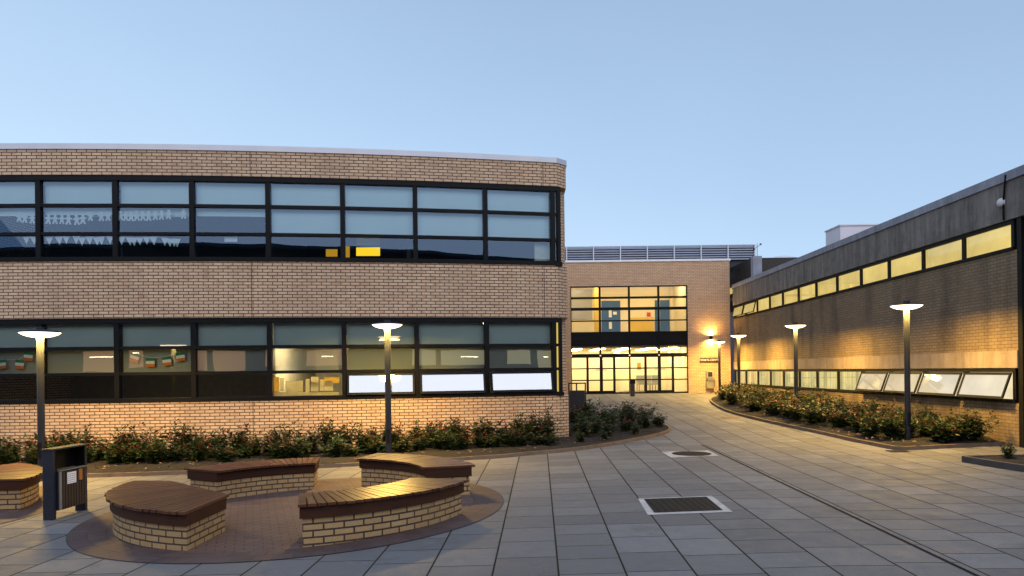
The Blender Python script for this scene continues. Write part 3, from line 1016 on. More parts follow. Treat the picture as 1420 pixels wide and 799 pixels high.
def garland(name, label, items, cat, outline, mat, sc, string_dv):
    us = [i[0] for i in items]; mid = items[len(items) // 2]
    o = thing(name, wall_pt(mid[0], mid[1], .17), label, cat)
    m = MB()
    pts = [wall_pt(u, v + string_dv, .131) for u, v in items]
    if len(pts) > 1:
        for a, b in zip(pts, pts[1:]): m.tube(a, b, .004, n=4, caps=False)
        m.build('string', M['white'], o)
    for u, v in items:
        flat(outline, 'paper_figure' if cat == 'garland' else 'pennant', mat, o, u, v, .125, sc * random.uniform(.92, 1.06), random.uniform(-.08, .08))
    return o
z5 = lambda x, y: (x / 7.2625, 260 + y / 7.2625)
z6 = lambda x, y: (160 + x / 7.2625, 260 + y / 7.2625)
garland('paper_doll_chain', 'three white paper dolls in the upper window cut off by the picture edge', [z5(195, 300), z5(250, 308), z5(325, 315)], 'garland', DOLL, M['white'], .235, 0)
garland('paper_doll_chain', 'nine white paper dolls sagging then rising across an upper window', [z5(488, 318), z5(555, 318), z5(624, 322), z5(690, 322), z5(772, 325), z5(835, 318), z5(912, 292), z5(1020, 290), z5(1088, 290)], 'garland', DOLL, M['white'], .235, 0)
garland('paper_doll_chain', 'ten white paper dolls in a nearly straight chain, one set apart at the end', [z6(52, 285), z6(105, 290), z6(160, 290), z6(215, 285), z6(275, 285), z6(335, 285), z6(402, 280), z6(465, 278), z6(537, 272), z6(687, 268)], 'garland', DOLL, M['white'], .235, 0)
TRI = [(-.5, .55), (.05, -.55), (.5, .55)]
garland('pennant_bunting', 'two pale pennants in the upper window nearest the picture edge', [z5(265, 535), z5(340, 535)], 'bunting', TRI, M['white'], .165, -6)
garland('pennant_bunting', 'row of pale triangular pennants below the nine paper dolls', [z5(495, 545), z5(595, 540), z5(665, 530), z5(765, 530), z5(825, 548), z5(900, 540), z5(975, 545), z5(1020, 540), z5(1105, 530)], 'bunting', TRI, M['white'], .175, -6)
garland('pennant_bunting', 'row of pale triangular pennants below the ten paper dolls', [z6(60, 540), z6(145, 545), z6(185, 550), z6(245, 545), z6(315, 540), z6(385, 540), z6(497, 550), z6(548, 560), z6(590, 560), z6(620, 560)], 'bunting', TRI, M['white'], .175, -6)

def flags(label, items):
    o = thing('flag_bunting', wall_pt(items[0][0], items[0][1], .17), label, 'bunting')
    m = MB()
    pts = [wall_pt(u, v - 6.5, .17) for u, v, r in items]
    for a, b in zip(pts, pts[1:]): m.tube(a, b, .004, n=4, caps=False)
    m.build('string', M['white'], o)
    for u, v, r in items:
        f = flat([(-.5, .18), (.5, .18), (.5, .52), (-.5, .52)], 'flag', M['green'], o, u, v, .166, .20, r)
        for nm, mt, a, b in (('white_stripe', 'white', -.17, .18), ('orange_stripe', 'orange', -.52, -.17)):
            c = flat([(-.5, a), (.5, a), (.5, b), (-.5, b)], nm, M[mt], o, u, v, .166, .20, r)
            c.parent = f
    return o
zl = lambda x, y, r=0.: (x / 6.656, 440 + y / 6.656, r)
zm = lambda x, y, r=0.: (160 + x / 6.656, 440 + y / 6.656, r)
flags('string of three green white and orange flags behind the lamp nearest the bin', [zl(15, 435, .1), zl(180, 435, -.1), zl(262, 362, -.1)])
flags('string of four green white and orange flags in the lower window by the reflected lamp', [zm(178, 372, -.35), zm(322, 418), zm(475, 405, .1), zm(600, 365, .15)])

# yellow board, papers
b_ = flat([(-.5, -.5), (.5, -.5), (.5, .5), (-.5, .5)], 'card', M['yellow_board'], None, 511, 349.5, .9, .001)
bpy.data.objects.remove(b_)
def card(name, mat, u0, u1, v0, v1, back, label, cat, th=.02):
    a, b, c, d = wall_pt(u0, v1, back), wall_pt(u1, v1, back), wall_pt(u1, v0, back), wall_pt(u0, v0, back)
    n = Vector((.2, -1, 0)).normalized() * th
    m = MB()
    m.hexa([a + n, b + n, b, a, d + n, c + n, c, d])
    return tag(m.build(name, M[mat]), label, cat)
card('glowing_board', 'yellow_glow', 494, 527, 343.5, 355, .55, 'bright yellow board low in the upper window near the middle', 'lit panel')  # plain board; its glow replaces room light falling on it
card('display_board', 'paper', 494, 527, 328.5, 340, .56, 'pale paper sheet above the bright yellow board', 'paper sheet')
card('glowing_board', 'amber_glow', 477, 485, 342, 357, .6, 'narrow amber panel beside the bright yellow board', 'lit panel')
card('glowing_board', 'amber_glow', 452, 468, 346, 356, .62, 'amber panel across the mullion from the bright yellow board', 'lit panel')
card('paper_sheet', 'white', 311, 329, 328, 335.5, .16, 'white paper stuck on the upper window next to the ten paper dolls', 'paper sheet', .004)
card('paper_sheet', 'paper', 741, 762, 333, 362, .3, 'pale panel at the corner end of the upper window band', 'panel')
# papers leaning on the sill of the lit lower window
zp = lambda x: 320 + x / 6.656
zq = lambda y: 440 + y / 6.656
card('sill_shelf', 'thin_paper', zp(385), zp(1003), zq(690), zq(742), .30, 'cream shelf inside the lit lower window full of papers', 'shelf', .06)
for k, (xa, xb, ya, yb, mt) in enumerate([(505, 620, 590, 695, 'thin_paper'), (620, 665, 585, 685, 'thin_paper'), (690, 728, 570, 690, 'thin_paper'), (738, 810, 590, 685, 'thin_paper'),
                                          (822, 858, 575, 680, 'thin_paper'), (862, 945, 585, 680, 'thin_paper'), (455, 490, 560, 680, 'thin_paper'), (398, 448, 550, 742, 'thin_ochre'), (860, 1003, 552, 610, 'thin_ochre'), (740, 810, 550, 590, 'thin_paper')]):
    o = card('leaning_paper', mt, zp(xa), zp(xb), zq(ya), zq(yb), .26 + .012 * k, 'loose sheet of paper leaning inside the lit lower window', 'paper sheet', .006)
    o['group'] = 'papers leaning in the lit lower window'

# ------------------------------------------------------------------ entrance building
EY = 36.1
ent = thing('entrance_building', (6.9, EY, .58), 'buff brick sports centre entrance building with tall lit glass front and double doors', 'building')
k_ = EY / F
ex = lambda u: (u - CX) * k_
ez = lambda u, v: at(u, v, EY).z
X0, X1, XW0, XW1 = 1.46, ex(1013.3), ex(792.2), ex(954.6)
ZB, ZTOP = .3, 7.19
ZCW0, ZCW1 = G(5, EY) + .01, ez(870, 396.5)
m = MB()
m.box(X0, XW0, EY, EY + .3, ZB, ZTOP)
m.box(XW1, X1, EY, EY + .3, ZB, ZTOP)
m.box(XW0, XW1, EY, EY + .3, ZCW1, ZTOP)
m.box(X1 - .3, X1, EY + .3, EY + 10, ZB, ZTOP)
m.build('brick_wall', M['brick_far'], ent)
m = MB(); m.box(X0 - .03, X1 + .05, EY - .05, EY + .4, ZTOP, ZTOP + .10); m.build('coping', M['coping_far'], ent)
m = MB(); m.box(X0, X1, EY + .4, EY + 10, ZTOP - .3, ZTOP - .1); m.build('roof', M['roof'], ent)
cols = [ex(u) for u in (792.2, 833, 873.7, 914.6, 954.6)]
rows = [ez(870, v) for v in (396.5, 412.6, 428, 444.6, 461.2, 477.8, 492, 545.6)]
sp = [rows[4], rows[5]]
m = MB()
y0, y1 = EY + .02, EY + .16
for i, x in enumerate(cols):
    w = .045
    m.box(x - w if i else x, x + w if i < 4 else x, y0, y1, rows[6], rows[0])
for r in (0, 1, 2, 3, 4, 5, 6):
    t = (.05, .05, .07, .03, .05, .05, .06)[r]
    for i in range(4):
        m.box(cols[i] + .045, cols[i + 1] - .045, y0 + .01, y1 - .01, rows[r] - t, rows[r] + (t if r else 0))
for a, b in ((0, 1), (1, 2)):
    pass
m.build('curtain_wall_frame', M['frame'], ent)
m = MB()
for i in range(4): m.box(cols[i] + .045, cols[i + 1] - .045, EY + .06, EY + .10, rows[5] + .05, rows[4] - .05)
m.build('spandrel_panel', M['frame'], ent)
m = MB()
for i in range(4):
    for a, b in ((1, 0), (2, 1), (3, 2), (4, 3)):
        ta, tb = (.05, .05, .07, .03, .05, .05, .06)[a], (.05, .05, .07, .03, .05, .05, .06)[b]
        m.face([(cols[i] + .045, EY + .08, rows[a] + ta), (cols[i + 1] - .045, EY + .08, rows[a] + ta), (cols[i + 1] - .045, EY + .08, rows[b] - tb), (cols[i] + .045, EY + .08, rows[b] - tb)])
m.build('pane', M['glass_clear'], ent)
m = MB()
for i in range(4):
    a, b = rows[6] + .06, rows[5] - .05
    m.face([(cols[i] + .045, EY + .08, a), (cols[i + 1] - .045, EY + .08, a), (cols[i + 1] - .045, EY + .08, b), (cols[i] + .045, EY + .08, b)])
m.build('fanlight_pane', M['glass_clear'], ent)
dl = [ex(u) for u in (792.2, 814.4, 834, 852.6, 873.7, 895, 914.7, 934, 954.6)]
zt, zb = rows[6] - .06, ZCW0
z1_, z2_ = ez(870, 510.8), ez(870, 526.9)
for i in range(8):
    a, b = dl[i], dl[i + 1]
    door = i in (1, 2, 5, 6)
    w = .075 if door else .035
    m = MB()
    m.box(a, a + w, y0, y1 - .04, zb, zt); m.box(b - w, b, y0, y1 - .04, zb, zt)
    m.box(a + w, b - w, y0 + .005, y1 - .045, zt - .07, zt); m.box(a + w, b - w, y0 + .005, y1 - .045, zb, zb + (.16 if door else .08))
    for z in (z1_, z2_): m.box(a + w, b - w, y0 + .03, y1 - .06, z - .03, z + .03)
    d = m.build('glazed_door' if door else 'side_light', M['frame'], ent)
    m = MB()
    m.face([(a + w, EY + .07, zb + .1), (b - w, EY + .07, zb + .1), (b - w, EY + .07, zt - .07), (a + w, EY + .07, zt - .07)])
    m.build('pane', M['glass_clear'], d)
    if door:
        m = MB(); hx = b - w - .10 if i in (1, 5) else a + w + .10
        m.box(hx - .10, hx + .10, y0 - .06, y0 - .03, z1_ - .10, z1_ - .05); m.box(hx - .08, hx - .05, y0 - .03, y0 + .03, z1_ - .10, z1_ - .05); m.box(hx + .05, hx + .08, y0 - .03, y0 + .03, z1_ - .10, z1_ - .05)
        m.build('handle', M['grey_metal'], d)
# rooms behind the glass
m = MB(); m.box(X0 + .2, X1 - .4, EY + .17, EY + 5.4, rows[4] - .75, rows[4] - .02); m.build('upper_floor', M['floor_in'], ent)
m = MB(); m.box(X0 + .2, X1 - .4, EY + .02, EY + 7.2, ZB, ZCW0 - .005); m.build('ground_floor', M['floor_in'], ent)
BX = lambda u, Y: (u - CX) * Y / F
YB = EY + 2.6
m = MB(); m.box(X0 + .2, X1 - .4, YB + .6, YB + .8, rows[4], rows[0] + .5); m.build('room_wall', M['bright_wall'], ent)
m = MB(); m.box(X0 + .2, X1 - .4, EY + 5.2, EY + 5.4, ZCW0, rows[4] - .75); m.build('room_wall', M['bright_wall'], ent)
m = MB()
m.box(X0 + .2, XW0 - .02, EY + .3, EY + 5.2, ZCW0, rows[0] + .5); m.box(XW1 + .02, XW1 + .3, EY + .3, EY + 5.2, ZCW0, rows[0] + .5)
m.build('room_wall', M['bright_wall'], ent)
YW = YB + .6
m = MB()
zz = rows[4] + .02
m.box(BX(873, YW), BX(907, YW), YW - .03, YW - .002, zz, zz + .95); m.box(BX(940, YW), BX(960, YW), YW - .03, YW - .002, zz, zz + 1.3)
m.build('wall_panel', M['yellow_wall'], ent)
m = MB(); m.box(BX(825, EY + 2.2), BX(831, EY + 2.2), EY + 2.0, EY + 2.3, zz, rows[0] + .45); m.build('pillar', M['yellow_wall'], ent)
m = MB(); m.box(BX(792, YW), BX(822, YW), YW - .05, YW - .002, zz + .9, rows[0] + .2); m.build('wall_panel', M['louvre'], ent)
for (ua, ub, win) in ((835, 861, 1), (909, 914, 0), (916, 929, 0)):
    m = MB(); m.box(BX(ua, YW), BX(ub, YW), YW - .06, YW - .004, zz, zz + 1.88)
    d = m.build('blue_door', M['blue_door'], ent)
    if win:
        m = MB()
        for (za, zb_) in ((.98, 1.5), (.35, .72)):
            m.box(BX(845, YW), BX(849, YW), YW - .075, YW - .062, zz + za, zz + zb_)
        m.build('vision_panel', M['white'], d)
        m = MB(); m.box(BX(851, YW), BX(856, YW), YW - .075, YW - .062, zz + 1.12, zz + 1.28); m.build('notice', M['white'], d)
m = MB(); m.box(BX(930, YW), BX(938, YW), YW - .12, YW - .002, zz, rows[0] + .4); m.build('pillar', M['bright_wall'], ent)
m = MB(); m.box(BX(898, YW), BX(903, YW), YW - .05, YW - .004, zz + 1.0, zz + 1.22); m.build('fire_notice', plain('red_print', (.6, .06, .04), .6), ent)
m = MB(); m.box(X0 + .2, X1 - .4, EY + .17, EY + 3.2, rows[0] + .42, rows[0] + .5); m.build('ceiling', M['bright_wall'], ent)
for xx in (3.6, 5.0, 6.6, 8.1):
    m = MB(); m.box(xx - .5, xx + .5, EY + 1.1, EY + 1.5, rows[0] + .36, rows[0] + .41); m.build('ceiling_light', M['ceil_light'], ent)
zc = rows[4] - .76
for xx in (3.4, 4.6, 5.9, 7.2, 8.4):
    for yy in (1.0, 2.6, 4.2):
        m = MB(); m.box(xx - .22, xx + .22, EY + yy, EY + yy + .35, zc - .03, zc - .002); m.build('ceiling_light', M['ceil_spot'], ent)
m = MB(); m.box(BX(851, EY + 3.2), BX(859, EY + 3.2), EY + 3., EY + 3.4, ZCW0, zc); m.build('pillar', M['bright_wall'], ent)
m = MB(); m.box(BX(884, EY + 5.1), BX(889, EY + 5.1), EY + 5.15, EY + 5.195, ZCW0 + 1.2, ZCW0 + 1.6); m.build('notice', plain('ochre_notice', (.42, .22, .05), .7), ent)
# lobby chairs seen through the doors
def lobby_chair(x, y, rz, label):
    o = thing('lobby_chair', (0, 0, 0), label, 'chair', 'chairs inside the lobby')
    m = MB(); m.box(-.26, .26, -.25, .25, .36, .46); m.build('seat', M['grey_metal'], o, local=True)
    m = MB(); m.box(-.26, .26, .20, .27, .46, .88); m.build('backrest', M['grey_metal'], o, local=True)
    for sx in (-.22, .22):
        for sy in (-.21, .21):
            m = MB(); m.tube((sx, sy, 0), (sx, sy, .36), .016, n=6); m.build('leg', M['pole'], o, local=True)
    o.location = (x, y, ZCW0); o.rotation_euler = (0, 0, rz)
    return o
lobby_chair(BX(901, EY + 3.5), EY + 3.5, .5, 'grey lobby chair seen through the closed leaf of the farther double door')
lobby_chair(BX(910, EY + 3.9), EY + 3.9, -.2, 'second grey chair in the lobby, beside the door post')
lobby_chair(BX(890, EY + 4.3), EY + 4.3, .1, 'pale chair deep in the lobby under the ochre notice')

# louvred plant screen on the roof
SY = 38.0
sx = lambda u: (u - CX) * SY / F
scr = thing('louvre_screen', (8, SY, 7.1), 'long grey louvred plant screen on the entrance building roof', 'roof screen')
zs0, zs1 = at(920, 362.5, SY).z, at(920, 341.5, SY).z
m = MB()
nb = 6
for i in range(nb):
    z = zs0 + .05 + (zs1 - zs0 - .05) * i / nb
    h = (zs1 - zs0) / nb
    m.hexa([(1.8, SY, z), (sx(1049), SY, z), (sx(1049), SY + .02, z + .0), (1.8, SY + .02, z + .0),
            (1.8, SY + .10, z + h * .74), (sx(1049), SY + .10, z + h * .74), (sx(1049), SY + .12, z + h * .74), (1.8, SY + .12, z + h * .74)])
m.build('blades', M['louvre'], scr)
bl = bpy.data.objects.get('blades'); bl.name = 'louvre_blade'
m = MB(); m.box(1.8, sx(1049), SY + .16, SY + .2, 6.9, zs1 - .03); m.build('shadow_sheet', M['louvre_back'], scr)  # dark sheet paints in the shade between the blades
for k in range(-1, 7):
    u = 825 + 37.3 * k
    m = MB(); m.box(sx(u) - .03, sx(u) + .03, SY - .03, SY + .15, 6.9, zs1 + .02); m.build('post', M['post_pale'], scr)
m = MB(); m.box(1.8, sx(1049), SY - .01, SY + .16, zs1, zs1 + .04); m.build('top_rail', M['louvre'], scr)

# sign, wall light, wall box, slim bin
sg = thing('sign', (ex(984.5), EY, ez(984, 499.5)), 'dark maroon sign with white SPORTS CENTRE lettering on the entrance wall', 'sign')
m = MB(); m.box(ex(971), ex(998.5), EY - .05, EY - .004, ez(984, 503), ez(984, 496)); m.build('sign_board', M['maroon'], sg)
fc = bpy.data.curves.new('lettering', 'FONT'); fc.body = 'SPORTS CENTRE'; fc.size = .135; fc.align_x = 'CENTER'; fc.align_y = 'CENTER'; fc.extrude = .004; fc.space_character = 1.06
ft = bpy.data.objects.new('lettering_curve', fc); C.objects.link(ft)
bpy.context.view_layer.update()
fm = bpy.data.meshes.new_from_object(ft); bpy.data.objects.remove(ft)
fo = bpy.data.objects.new('lettering', fm); C.objects.link(fo); fo.parent = sg
fo.location = (0, -.058, 0); fo.rotation_euler = (R(90), 0, 0); fm.materials.clear(); fm.materials.append(M['white'])
lx, lz = ex(985.5), ez(985, 468.5)
wl = thing('wall_light', (lx, EY, lz), 'small black up and down wall light glowing on the entrance brickwork', 'wall light')
m = MB(); m.tube((lx, EY - .14, lz - .11), (lx, EY - .14, lz + .11), .085, n=20); m.box(lx - .05, lx + .05, EY - .10, EY - .003, lz - .06, lz + .06); m.build('casing', M['frame'], wl)
for s in (-1, 1):
    m = MB(); z = lz + s * .112
    q = [(lx + .07 * math.cos(t * math.pi / 10), EY - .14 + .07 * math.sin(t * math.pi / 10), z + s * .004) for t in range(20)]
    m.face(q if s > 0 else q[::-1]); m.build('bulb', M['spot'], wl)
bx0, bx1 = ex(978.5), ex(989.5)
wb = thing('wall_box', ((bx0 + bx1) / 2, EY, ez(984, 539)), 'steel wall box with dark panel and lit ledge under the maroon sign', 'wall box')
m = MB(); m.box(bx0, bx1, EY - .16, EY - .003, ez(984, 538.5), ez(984, 528)); m.build('lower_box', M['steel'], wb)
m = MB(); m.box(bx0 + .02, bx1 - .04, EY - .14, EY - .003, ez(984, 524.5), ez(984, 514.5)); m.build('upper_box', M['steel'], wb)
m = MB(); m.box(bx0 + .08, bx1 - .10, EY - .155, EY - .142, ez(984, 522.5), ez(984, 516)); m.build('panel', M['pole'], wb)
m = MB(); m.hexa([(bx0 + .04, EY - .24, ez(984, 527.6)), (bx1 + .05, EY - .24, ez(984, 527.6)), (bx1 + .05, EY - .003, ez(984, 527.6)), (bx0 + .04, EY - .003, ez(984, 527.6)),
                  (bx0 + .04, EY - .24, ez(984, 526.6)), (bx1 + .05, EY - .24, ez(984, 526.6)), (bx1 + .05, EY - .003, ez(984, 525)), (bx0 + .04, EY - .003, ez(984, 525))]); m.build('ledge', M['steel'], wb)
p = at(877, 548, 34.2); gx = p.x; gz = G(gx, 34.2)
sb_ = thing('slim_bin', (gx, 34.2, gz), 'slim dark bin standing in front of the glass entrance doors', 'bin')
m = MB(); m.box(gx - .10, gx + .10, 34.1, 34.3, gz, gz + .60); m.build('body', M['pole'], sb_)
m = MB(); m.box(gx - .13, gx + .13, 34.07, 34.33, gz + .60, gz + .82); m.build('hood', M['frame'], sb_)
m = MB(); m.box(gx - .08, gx + .08, 34.055, 34.068, gz + .66, gz + .76); m.build('slot', M['cable'], sb_)

# handrail panel past the brick corner
ry = 27.2
gr_ = thing('guard_rail', (2.45, ry, G(2.45, ry)), 'dark steel guard rail panel beyond the corner of the long building', 'railing')
zr = at(800, 532.6, ry).z; xa, xb = (788.5 - CX) * ry / F, (811.5 - CX) * ry / F
m = MB()
for x in (xa, (xa + xb) / 2 - .02, xb): m.box(x - .025, x + .025, ry, ry + .05, G(x, ry) - .05, zr)
m.box(xa - .025, xb + .025, ry - .002, ry + .052, zr, zr + .05)
m.build('rail', M['pole'], gr_)
m = MB(); m.box(xa + .03, xb - .03, ry + .01, ry + .03, G(2.4, ry) + .05, at(800, 541.5, ry).z); m.build('infill_panel', M['pole'], gr_)

# ------------------------------------------------------------------ weathered building on the other side
def W(Y, n, z): return Vector((10.79 + .016 * (Y - 15.3) + n, Y, z))      # n: into the building
WN, WF = 15.36, 36.05
rb = thing('weathered_building', (11.2, 25, 0), 'low stained brick building with concrete roof band and two rows of lit windows', 'building')
def wbox(name, mat, Ya, Yb, n0, n1, z0, z1, parent=rb):
    m = MB(); m.obox(lambda a, b, c: W(b, a, c), n0, n1, Ya, Yb, z0, z1); return m.build(name, M[mat], parent)
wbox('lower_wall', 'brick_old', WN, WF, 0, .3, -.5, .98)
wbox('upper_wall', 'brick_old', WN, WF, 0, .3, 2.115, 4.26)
wbox('concrete_band', 'band', WN - .01, WF, -.035, .3, 1.735, 2.112)
wbox('roof_fascia', 'fascia', 11.0, WF, -.05, .35, 4.93, 5.765)
wbox('coping', 'capstone', 11.0, WF, -.09, .45, 5.768, 5.965)
wbox('roof', 'roof', 11.0, 45, .45, 12, 5.3, 5.5)
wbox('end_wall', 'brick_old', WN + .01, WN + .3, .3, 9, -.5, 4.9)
wbox('set_back_wall', 'frame_r', 11.0, WN, .9, 1.0, -.5, 4.92)
wbox('corner_post', 'frame_r', WN - .16, WN - .02, -.02, .2, -.3, 4.92)
wbox('floor', 'room_dark', WN + .3, WF, .3, 5, 3.0, 3.2)
wbox('room_wall', 'bright_wall', WN + .3, WF, 3.0, 3.2, .2, 5.2)
ub = [15.50, 17.25, 19.0, 20.78, 22.5, 24.22, 25.95, 27.62, 29.3, 30.85, 32.5, 34.25, 35.95]
def rwin(k, z0, z1, mat, tilt, low):
    a, b = ub[k], ub[k + 1]
    m = MB()
    B = lambda n0, n1, Y0, Y1, za, zb: m.obox(lambda p, q, r: W(q, p, r), n0, n1, Y0, Y1, za, zb)
    B(.0, .14, a - .05, a + .05, z0 + .07, z1 - .09)
    if k == len(ub) - 2: B(.0, .14, b - .05, b + .05, z0 + .07, z1 - .09)
    B(-.01, .16, a - .05, b - .05 if k < len(ub) - 2 else b + .05, z1 - .09, z1 - .004)
    B(-.04, .16, a - .05, b - .05 if k < len(ub) - 2 else b + .05, z0 + .004, z0 + .07)
    fr = m.build('window', M['frame_r'], rb)
    za, zb, ya, yb = z0 + .07, z1 - .09, a + .05, b - .05
    if not tilt:
        m = MB(); m.face([W(yb, .06, za), W(ya, .06, za), W(ya, .06, zb), W(yb, .06, zb)], [(b, za), (a, za), (a, zb), (b, zb)])
        m.build('pane', M[mat], fr)
    else:
        an = R(tilt); h = zb - za
        T = lambda y, t, z: W(y, .0 - math.sin(an) * z - t * math.cos(an), zb - .005 - math.cos(an) * z + t * math.sin(an) * -1)
        s = MB()
        for (y0_, y1_, p, q) in ((ya, yb, 0, .045), (ya, yb, h - .045, h), (ya, ya + .05, .045, h - .045), (yb - .05, yb, .045, h - .045)):
            s.obox(lambda A, B_, C_: T(B_, A, C_), 0, .045, y0_, y1_, p, q)
        s.build('opening_sash', M['frame_r'], fr)
        g = MB(); g.face([T(yb - .05, .02, h - .045), T(ya + .05, .02, h - .045), T(ya + .05, .02, .045), T(yb - .05, .02, .045)], [(b, za), (a, za), (a, zb), (b, zb)])
        g.build('pane', M[mat], fr)
        m = MB(); m.face([W(yb, .10, za), W(ya, .10, za), W(ya, .10, zb), W(yb, .10, zb)], [(b, za), (a, za), (a, zb), (b, zb)])
        m.build('inner_pane', M['lit_up' if not low else 'lit_frost'], fr)
for k in range(12):
    rwin(k, 4.263, 4.927, 'lit_up', (13 if k >= 10 else 0), False)
    rwin(k, .983, 1.732, 'lit_low' if k > 3 else 'lit_frost', (20 if k < 4 else 0), True)
# bulkhead and cable on the fascia
p = at(1405, 281, 15.75)
al = thing('bulkhead_light', W(15.75, -.05, p.z), 'pale round bulkhead fitting with black cable on the concrete roof band', 'bulkhead')
m = MB(); q = W(15.75, -.05, p.z)
for i in range(8):
    r0, r1 = .105 * math.cos(i * math.pi / 16), .105 * math.cos((i + 1) * math.pi / 16)
    d0, d1 = .10 * math.sin(i * math.pi / 16), .10 * math.sin((i + 1) * math.pi / 16)
    for j in range(20):
        a0, a1 = j * math.pi / 10, (j + 1) * math.pi / 10
        m.face([q + Vector((-d, r * math.cos(t), r * math.sin(t))) for r, d, t in ((r0, d0, a0), (r1, d1, a0), (r1, d1, a1), (r0, d0, a1))])
m.build('dome', M['white_box'], al, smooth=True)
m = MB(); m.tube(W(15.68, -.07, 4.95), W(15.68, -.07, p.z), .02, n=6); m.tube(W(15.68, -.07, p.z), W(15.55, -.10, 5.9), .02, n=6); m.build('cable', M['cable'], al)

# roofscape behind it
bx = thing('plant_box', (14.2, 29.6, 5.5), 'pale rectangular plant box standing on the stained building roof', 'plant box')
m = MB(); m.box(13.14, 15.2, 28.72, 30.05, 5.5, 7.42); m.build('casing', M['white_box'], bx)
m = MB(); m.box(13.10, 15.24, 28.68, 30.09, 7.42, 7.47); m.build('lid', M['coping'], bx)
ph = thing('roof_penthouse', (12.6, 36.5, 5.5), 'dark clad rooftop storey with grey end column beside the entrance building', 'penthouse')
m = MB(); m.box(11.62, 14.5, 34.85, 40, 6.12, 7.12); m.build('cladding', M['dark_panel'], ph)
m = MB(); m.box(11.60, 12.02, 34.5, 34.84, 5.5, 7.16); m.build('column', M['capstone'], ph)
m = MB(); m.box(11.72, 14.4, 34.95, 39.9, 5.5, 6.12); m.build('storey_wall', M['dark_panel'], ph)
m = MB()
for a in (35.2, 36.1, 37.0, 37.9):
    m.face([(11.70, a + .75, 5.75), (11.70, a, 5.75), (11.70, a, 6.08), (11.70, a + .75, 6.08)])
m.build('window_strip', M['lit_up'], ph)
an_ = thing('weather_mast', (11.85, 34.65, 7.16), 'thin weather mast with small cups on the dark rooftop storey', 'mast')
m = MB(); m.tube((11.85, 34.65, 7.16), (11.85, 34.65, 7.78), .012, n=6); m.build('mast_pole', M['pole'], an_)
m = MB(); m.tube((11.70, 34.65, 7.52), (12.02, 34.65, 7.72), .01, n=6)
m.build('arm', M['pole'], an_)
m = MB(); m.lathe([(0, 0), (.05, .02), (.05, .07), (0, .09)], 10, (12.02, 34.65, 7.70)); m.build('cup', M['pole'], an_)
m = MB(); m.lathe([(0, 0), (.05, .02), (.05, .07), (0, .09)], 10, (11.70, 34.65, 7.46)); m.build('cup', M['pole'], an_)
hb = thing('brown_block', (17, 47, 0), 'distant brown flat-roofed block with pale dome behind the stained building', 'building')
m = MB(); m.box(15.6, 23, 45, 52, 0, 8.45); m.build('wall', M['brown_block'], hb)
m = MB(); m.box(15.5, 23.1, 44.9, 52.1, 8.45, 8.62); m.build('roof_edge', M['roof'], hb)
m = MB(); m.lathe([(1.0, 0), (.85, .16), (.5, .27), (0, .32)], 24, (17.4, 46.2, 8.62)); m.build('dome', M['coping_far'], hb, smooth=True)
m = MB(); m.box(18.6, 22, 45.2, 47, 8.62, 8.8); m.build('rooflight', M['coping_far'], hb)

# ------------------------------------------------------------------ block across the court, seen in the glass
op = thing('opposite_block', (-8, -26, 0), 'dark brick block with lit windows, seen reflected in the long building glass', 'building')
m = MB(); m.box(-46, 34, -36, -25, -1, 11.8); m.build('wall', M['brick_opp'], op)
m = MB(); m.box(-46.1, 34.1, -36.1, -24.9, 11.8, 12.1); m.build('coping', M['roof'], op)
rr = random.Random(5)
xw = -33.
while xw < 26:
    w = rr.choice([1.2, 2.4, 3.4, 4.6])
    h0 = 2.35 if rr.random() < .7 else 2.0
    m = MB(); m.box(xw, xw + w, -24.99, -24.9, h0, 3.75); f = m.build('window', M['frame'], op)
    on = rr.random() < (.75 if xw > -16 else .4)
    m = MB(); m.face([(xw + w - .06, -24.89, h0 + .06), (xw + .06, -24.89, h0 + .06), (xw + .06, -24.89, 3.69), (xw + w - .06, -24.89, 3.69)])
    m.build('pane', (M['opp_lit'] if xw < -4 else M['opp_lit2']) if on else M['frame'], f)
    if on and rr.random() < .6:
        l0 = xw + rr.uniform(.2, w * .5); z = rr.uniform(3.0, 3.5)
        m = MB(); m.box(l0, l0 + rr.uniform(.3, w * .45), -24.885, -24.88, z, z + .08); m.build('strip_light', M['dim_light'], f)
    xw += w + rr.choice([.2, .35, .6, 1.5])

# ------------------------------------------------------------------ lamp posts
def lamp_proto():
    o = bpy.data.objects.new('lamp_post', None); C.objects.link(o); o['_o'] = (0, 0, 0)
    m = MB(); m.tube((0, 0, -.1), (0, 0, 1.), .062, n=20)
    pole = m.build('pole', M['pole'], o, smooth=True, local=True)
    m = MB(); m.lathe([(.10, 0), (.10, .02), (.064, .03)], 20); m.build('base_plate', M['pole'], o, local=True)
    m = MB(); m.box(-.035, .035, -.067, -.05, .42, .72); m.build('access_door', M['frame_r'], o, local=True)
    h = MB(); h.lathe([(.352, .030), (.356, .048), (.33, .066), (.20, .082), (.07, .092), (.0, .094)], 48)
    h.lathe([(.075, .09), (.075, .14), (.0, .145)], 20)
    hd = h.build('lamp_head', M['pole'], o, smooth=True, local=True)
    d = MB(); d.lathe([(.064, -.058), (.12, -.053), (.20, -.038), (.28, -.010), (.33, .022), (.350, .042)], 48)
    df = d.build('diffuser', M['lamp'], hd, smooth=True, local=True)
    ld = bpy.data.lights.new('lamp_light', 'AREA'); ld.shape = 'DISK'; ld.size = .60; ld.energy = 250.; ld.color = (1., .60, .11)
    lo = bpy.data.objects.new('lamp_light', ld); C.objects.link(lo); lo.parent = hd; lo.location = (0, 0, -.062)
    return o
LP = lamp_proto()
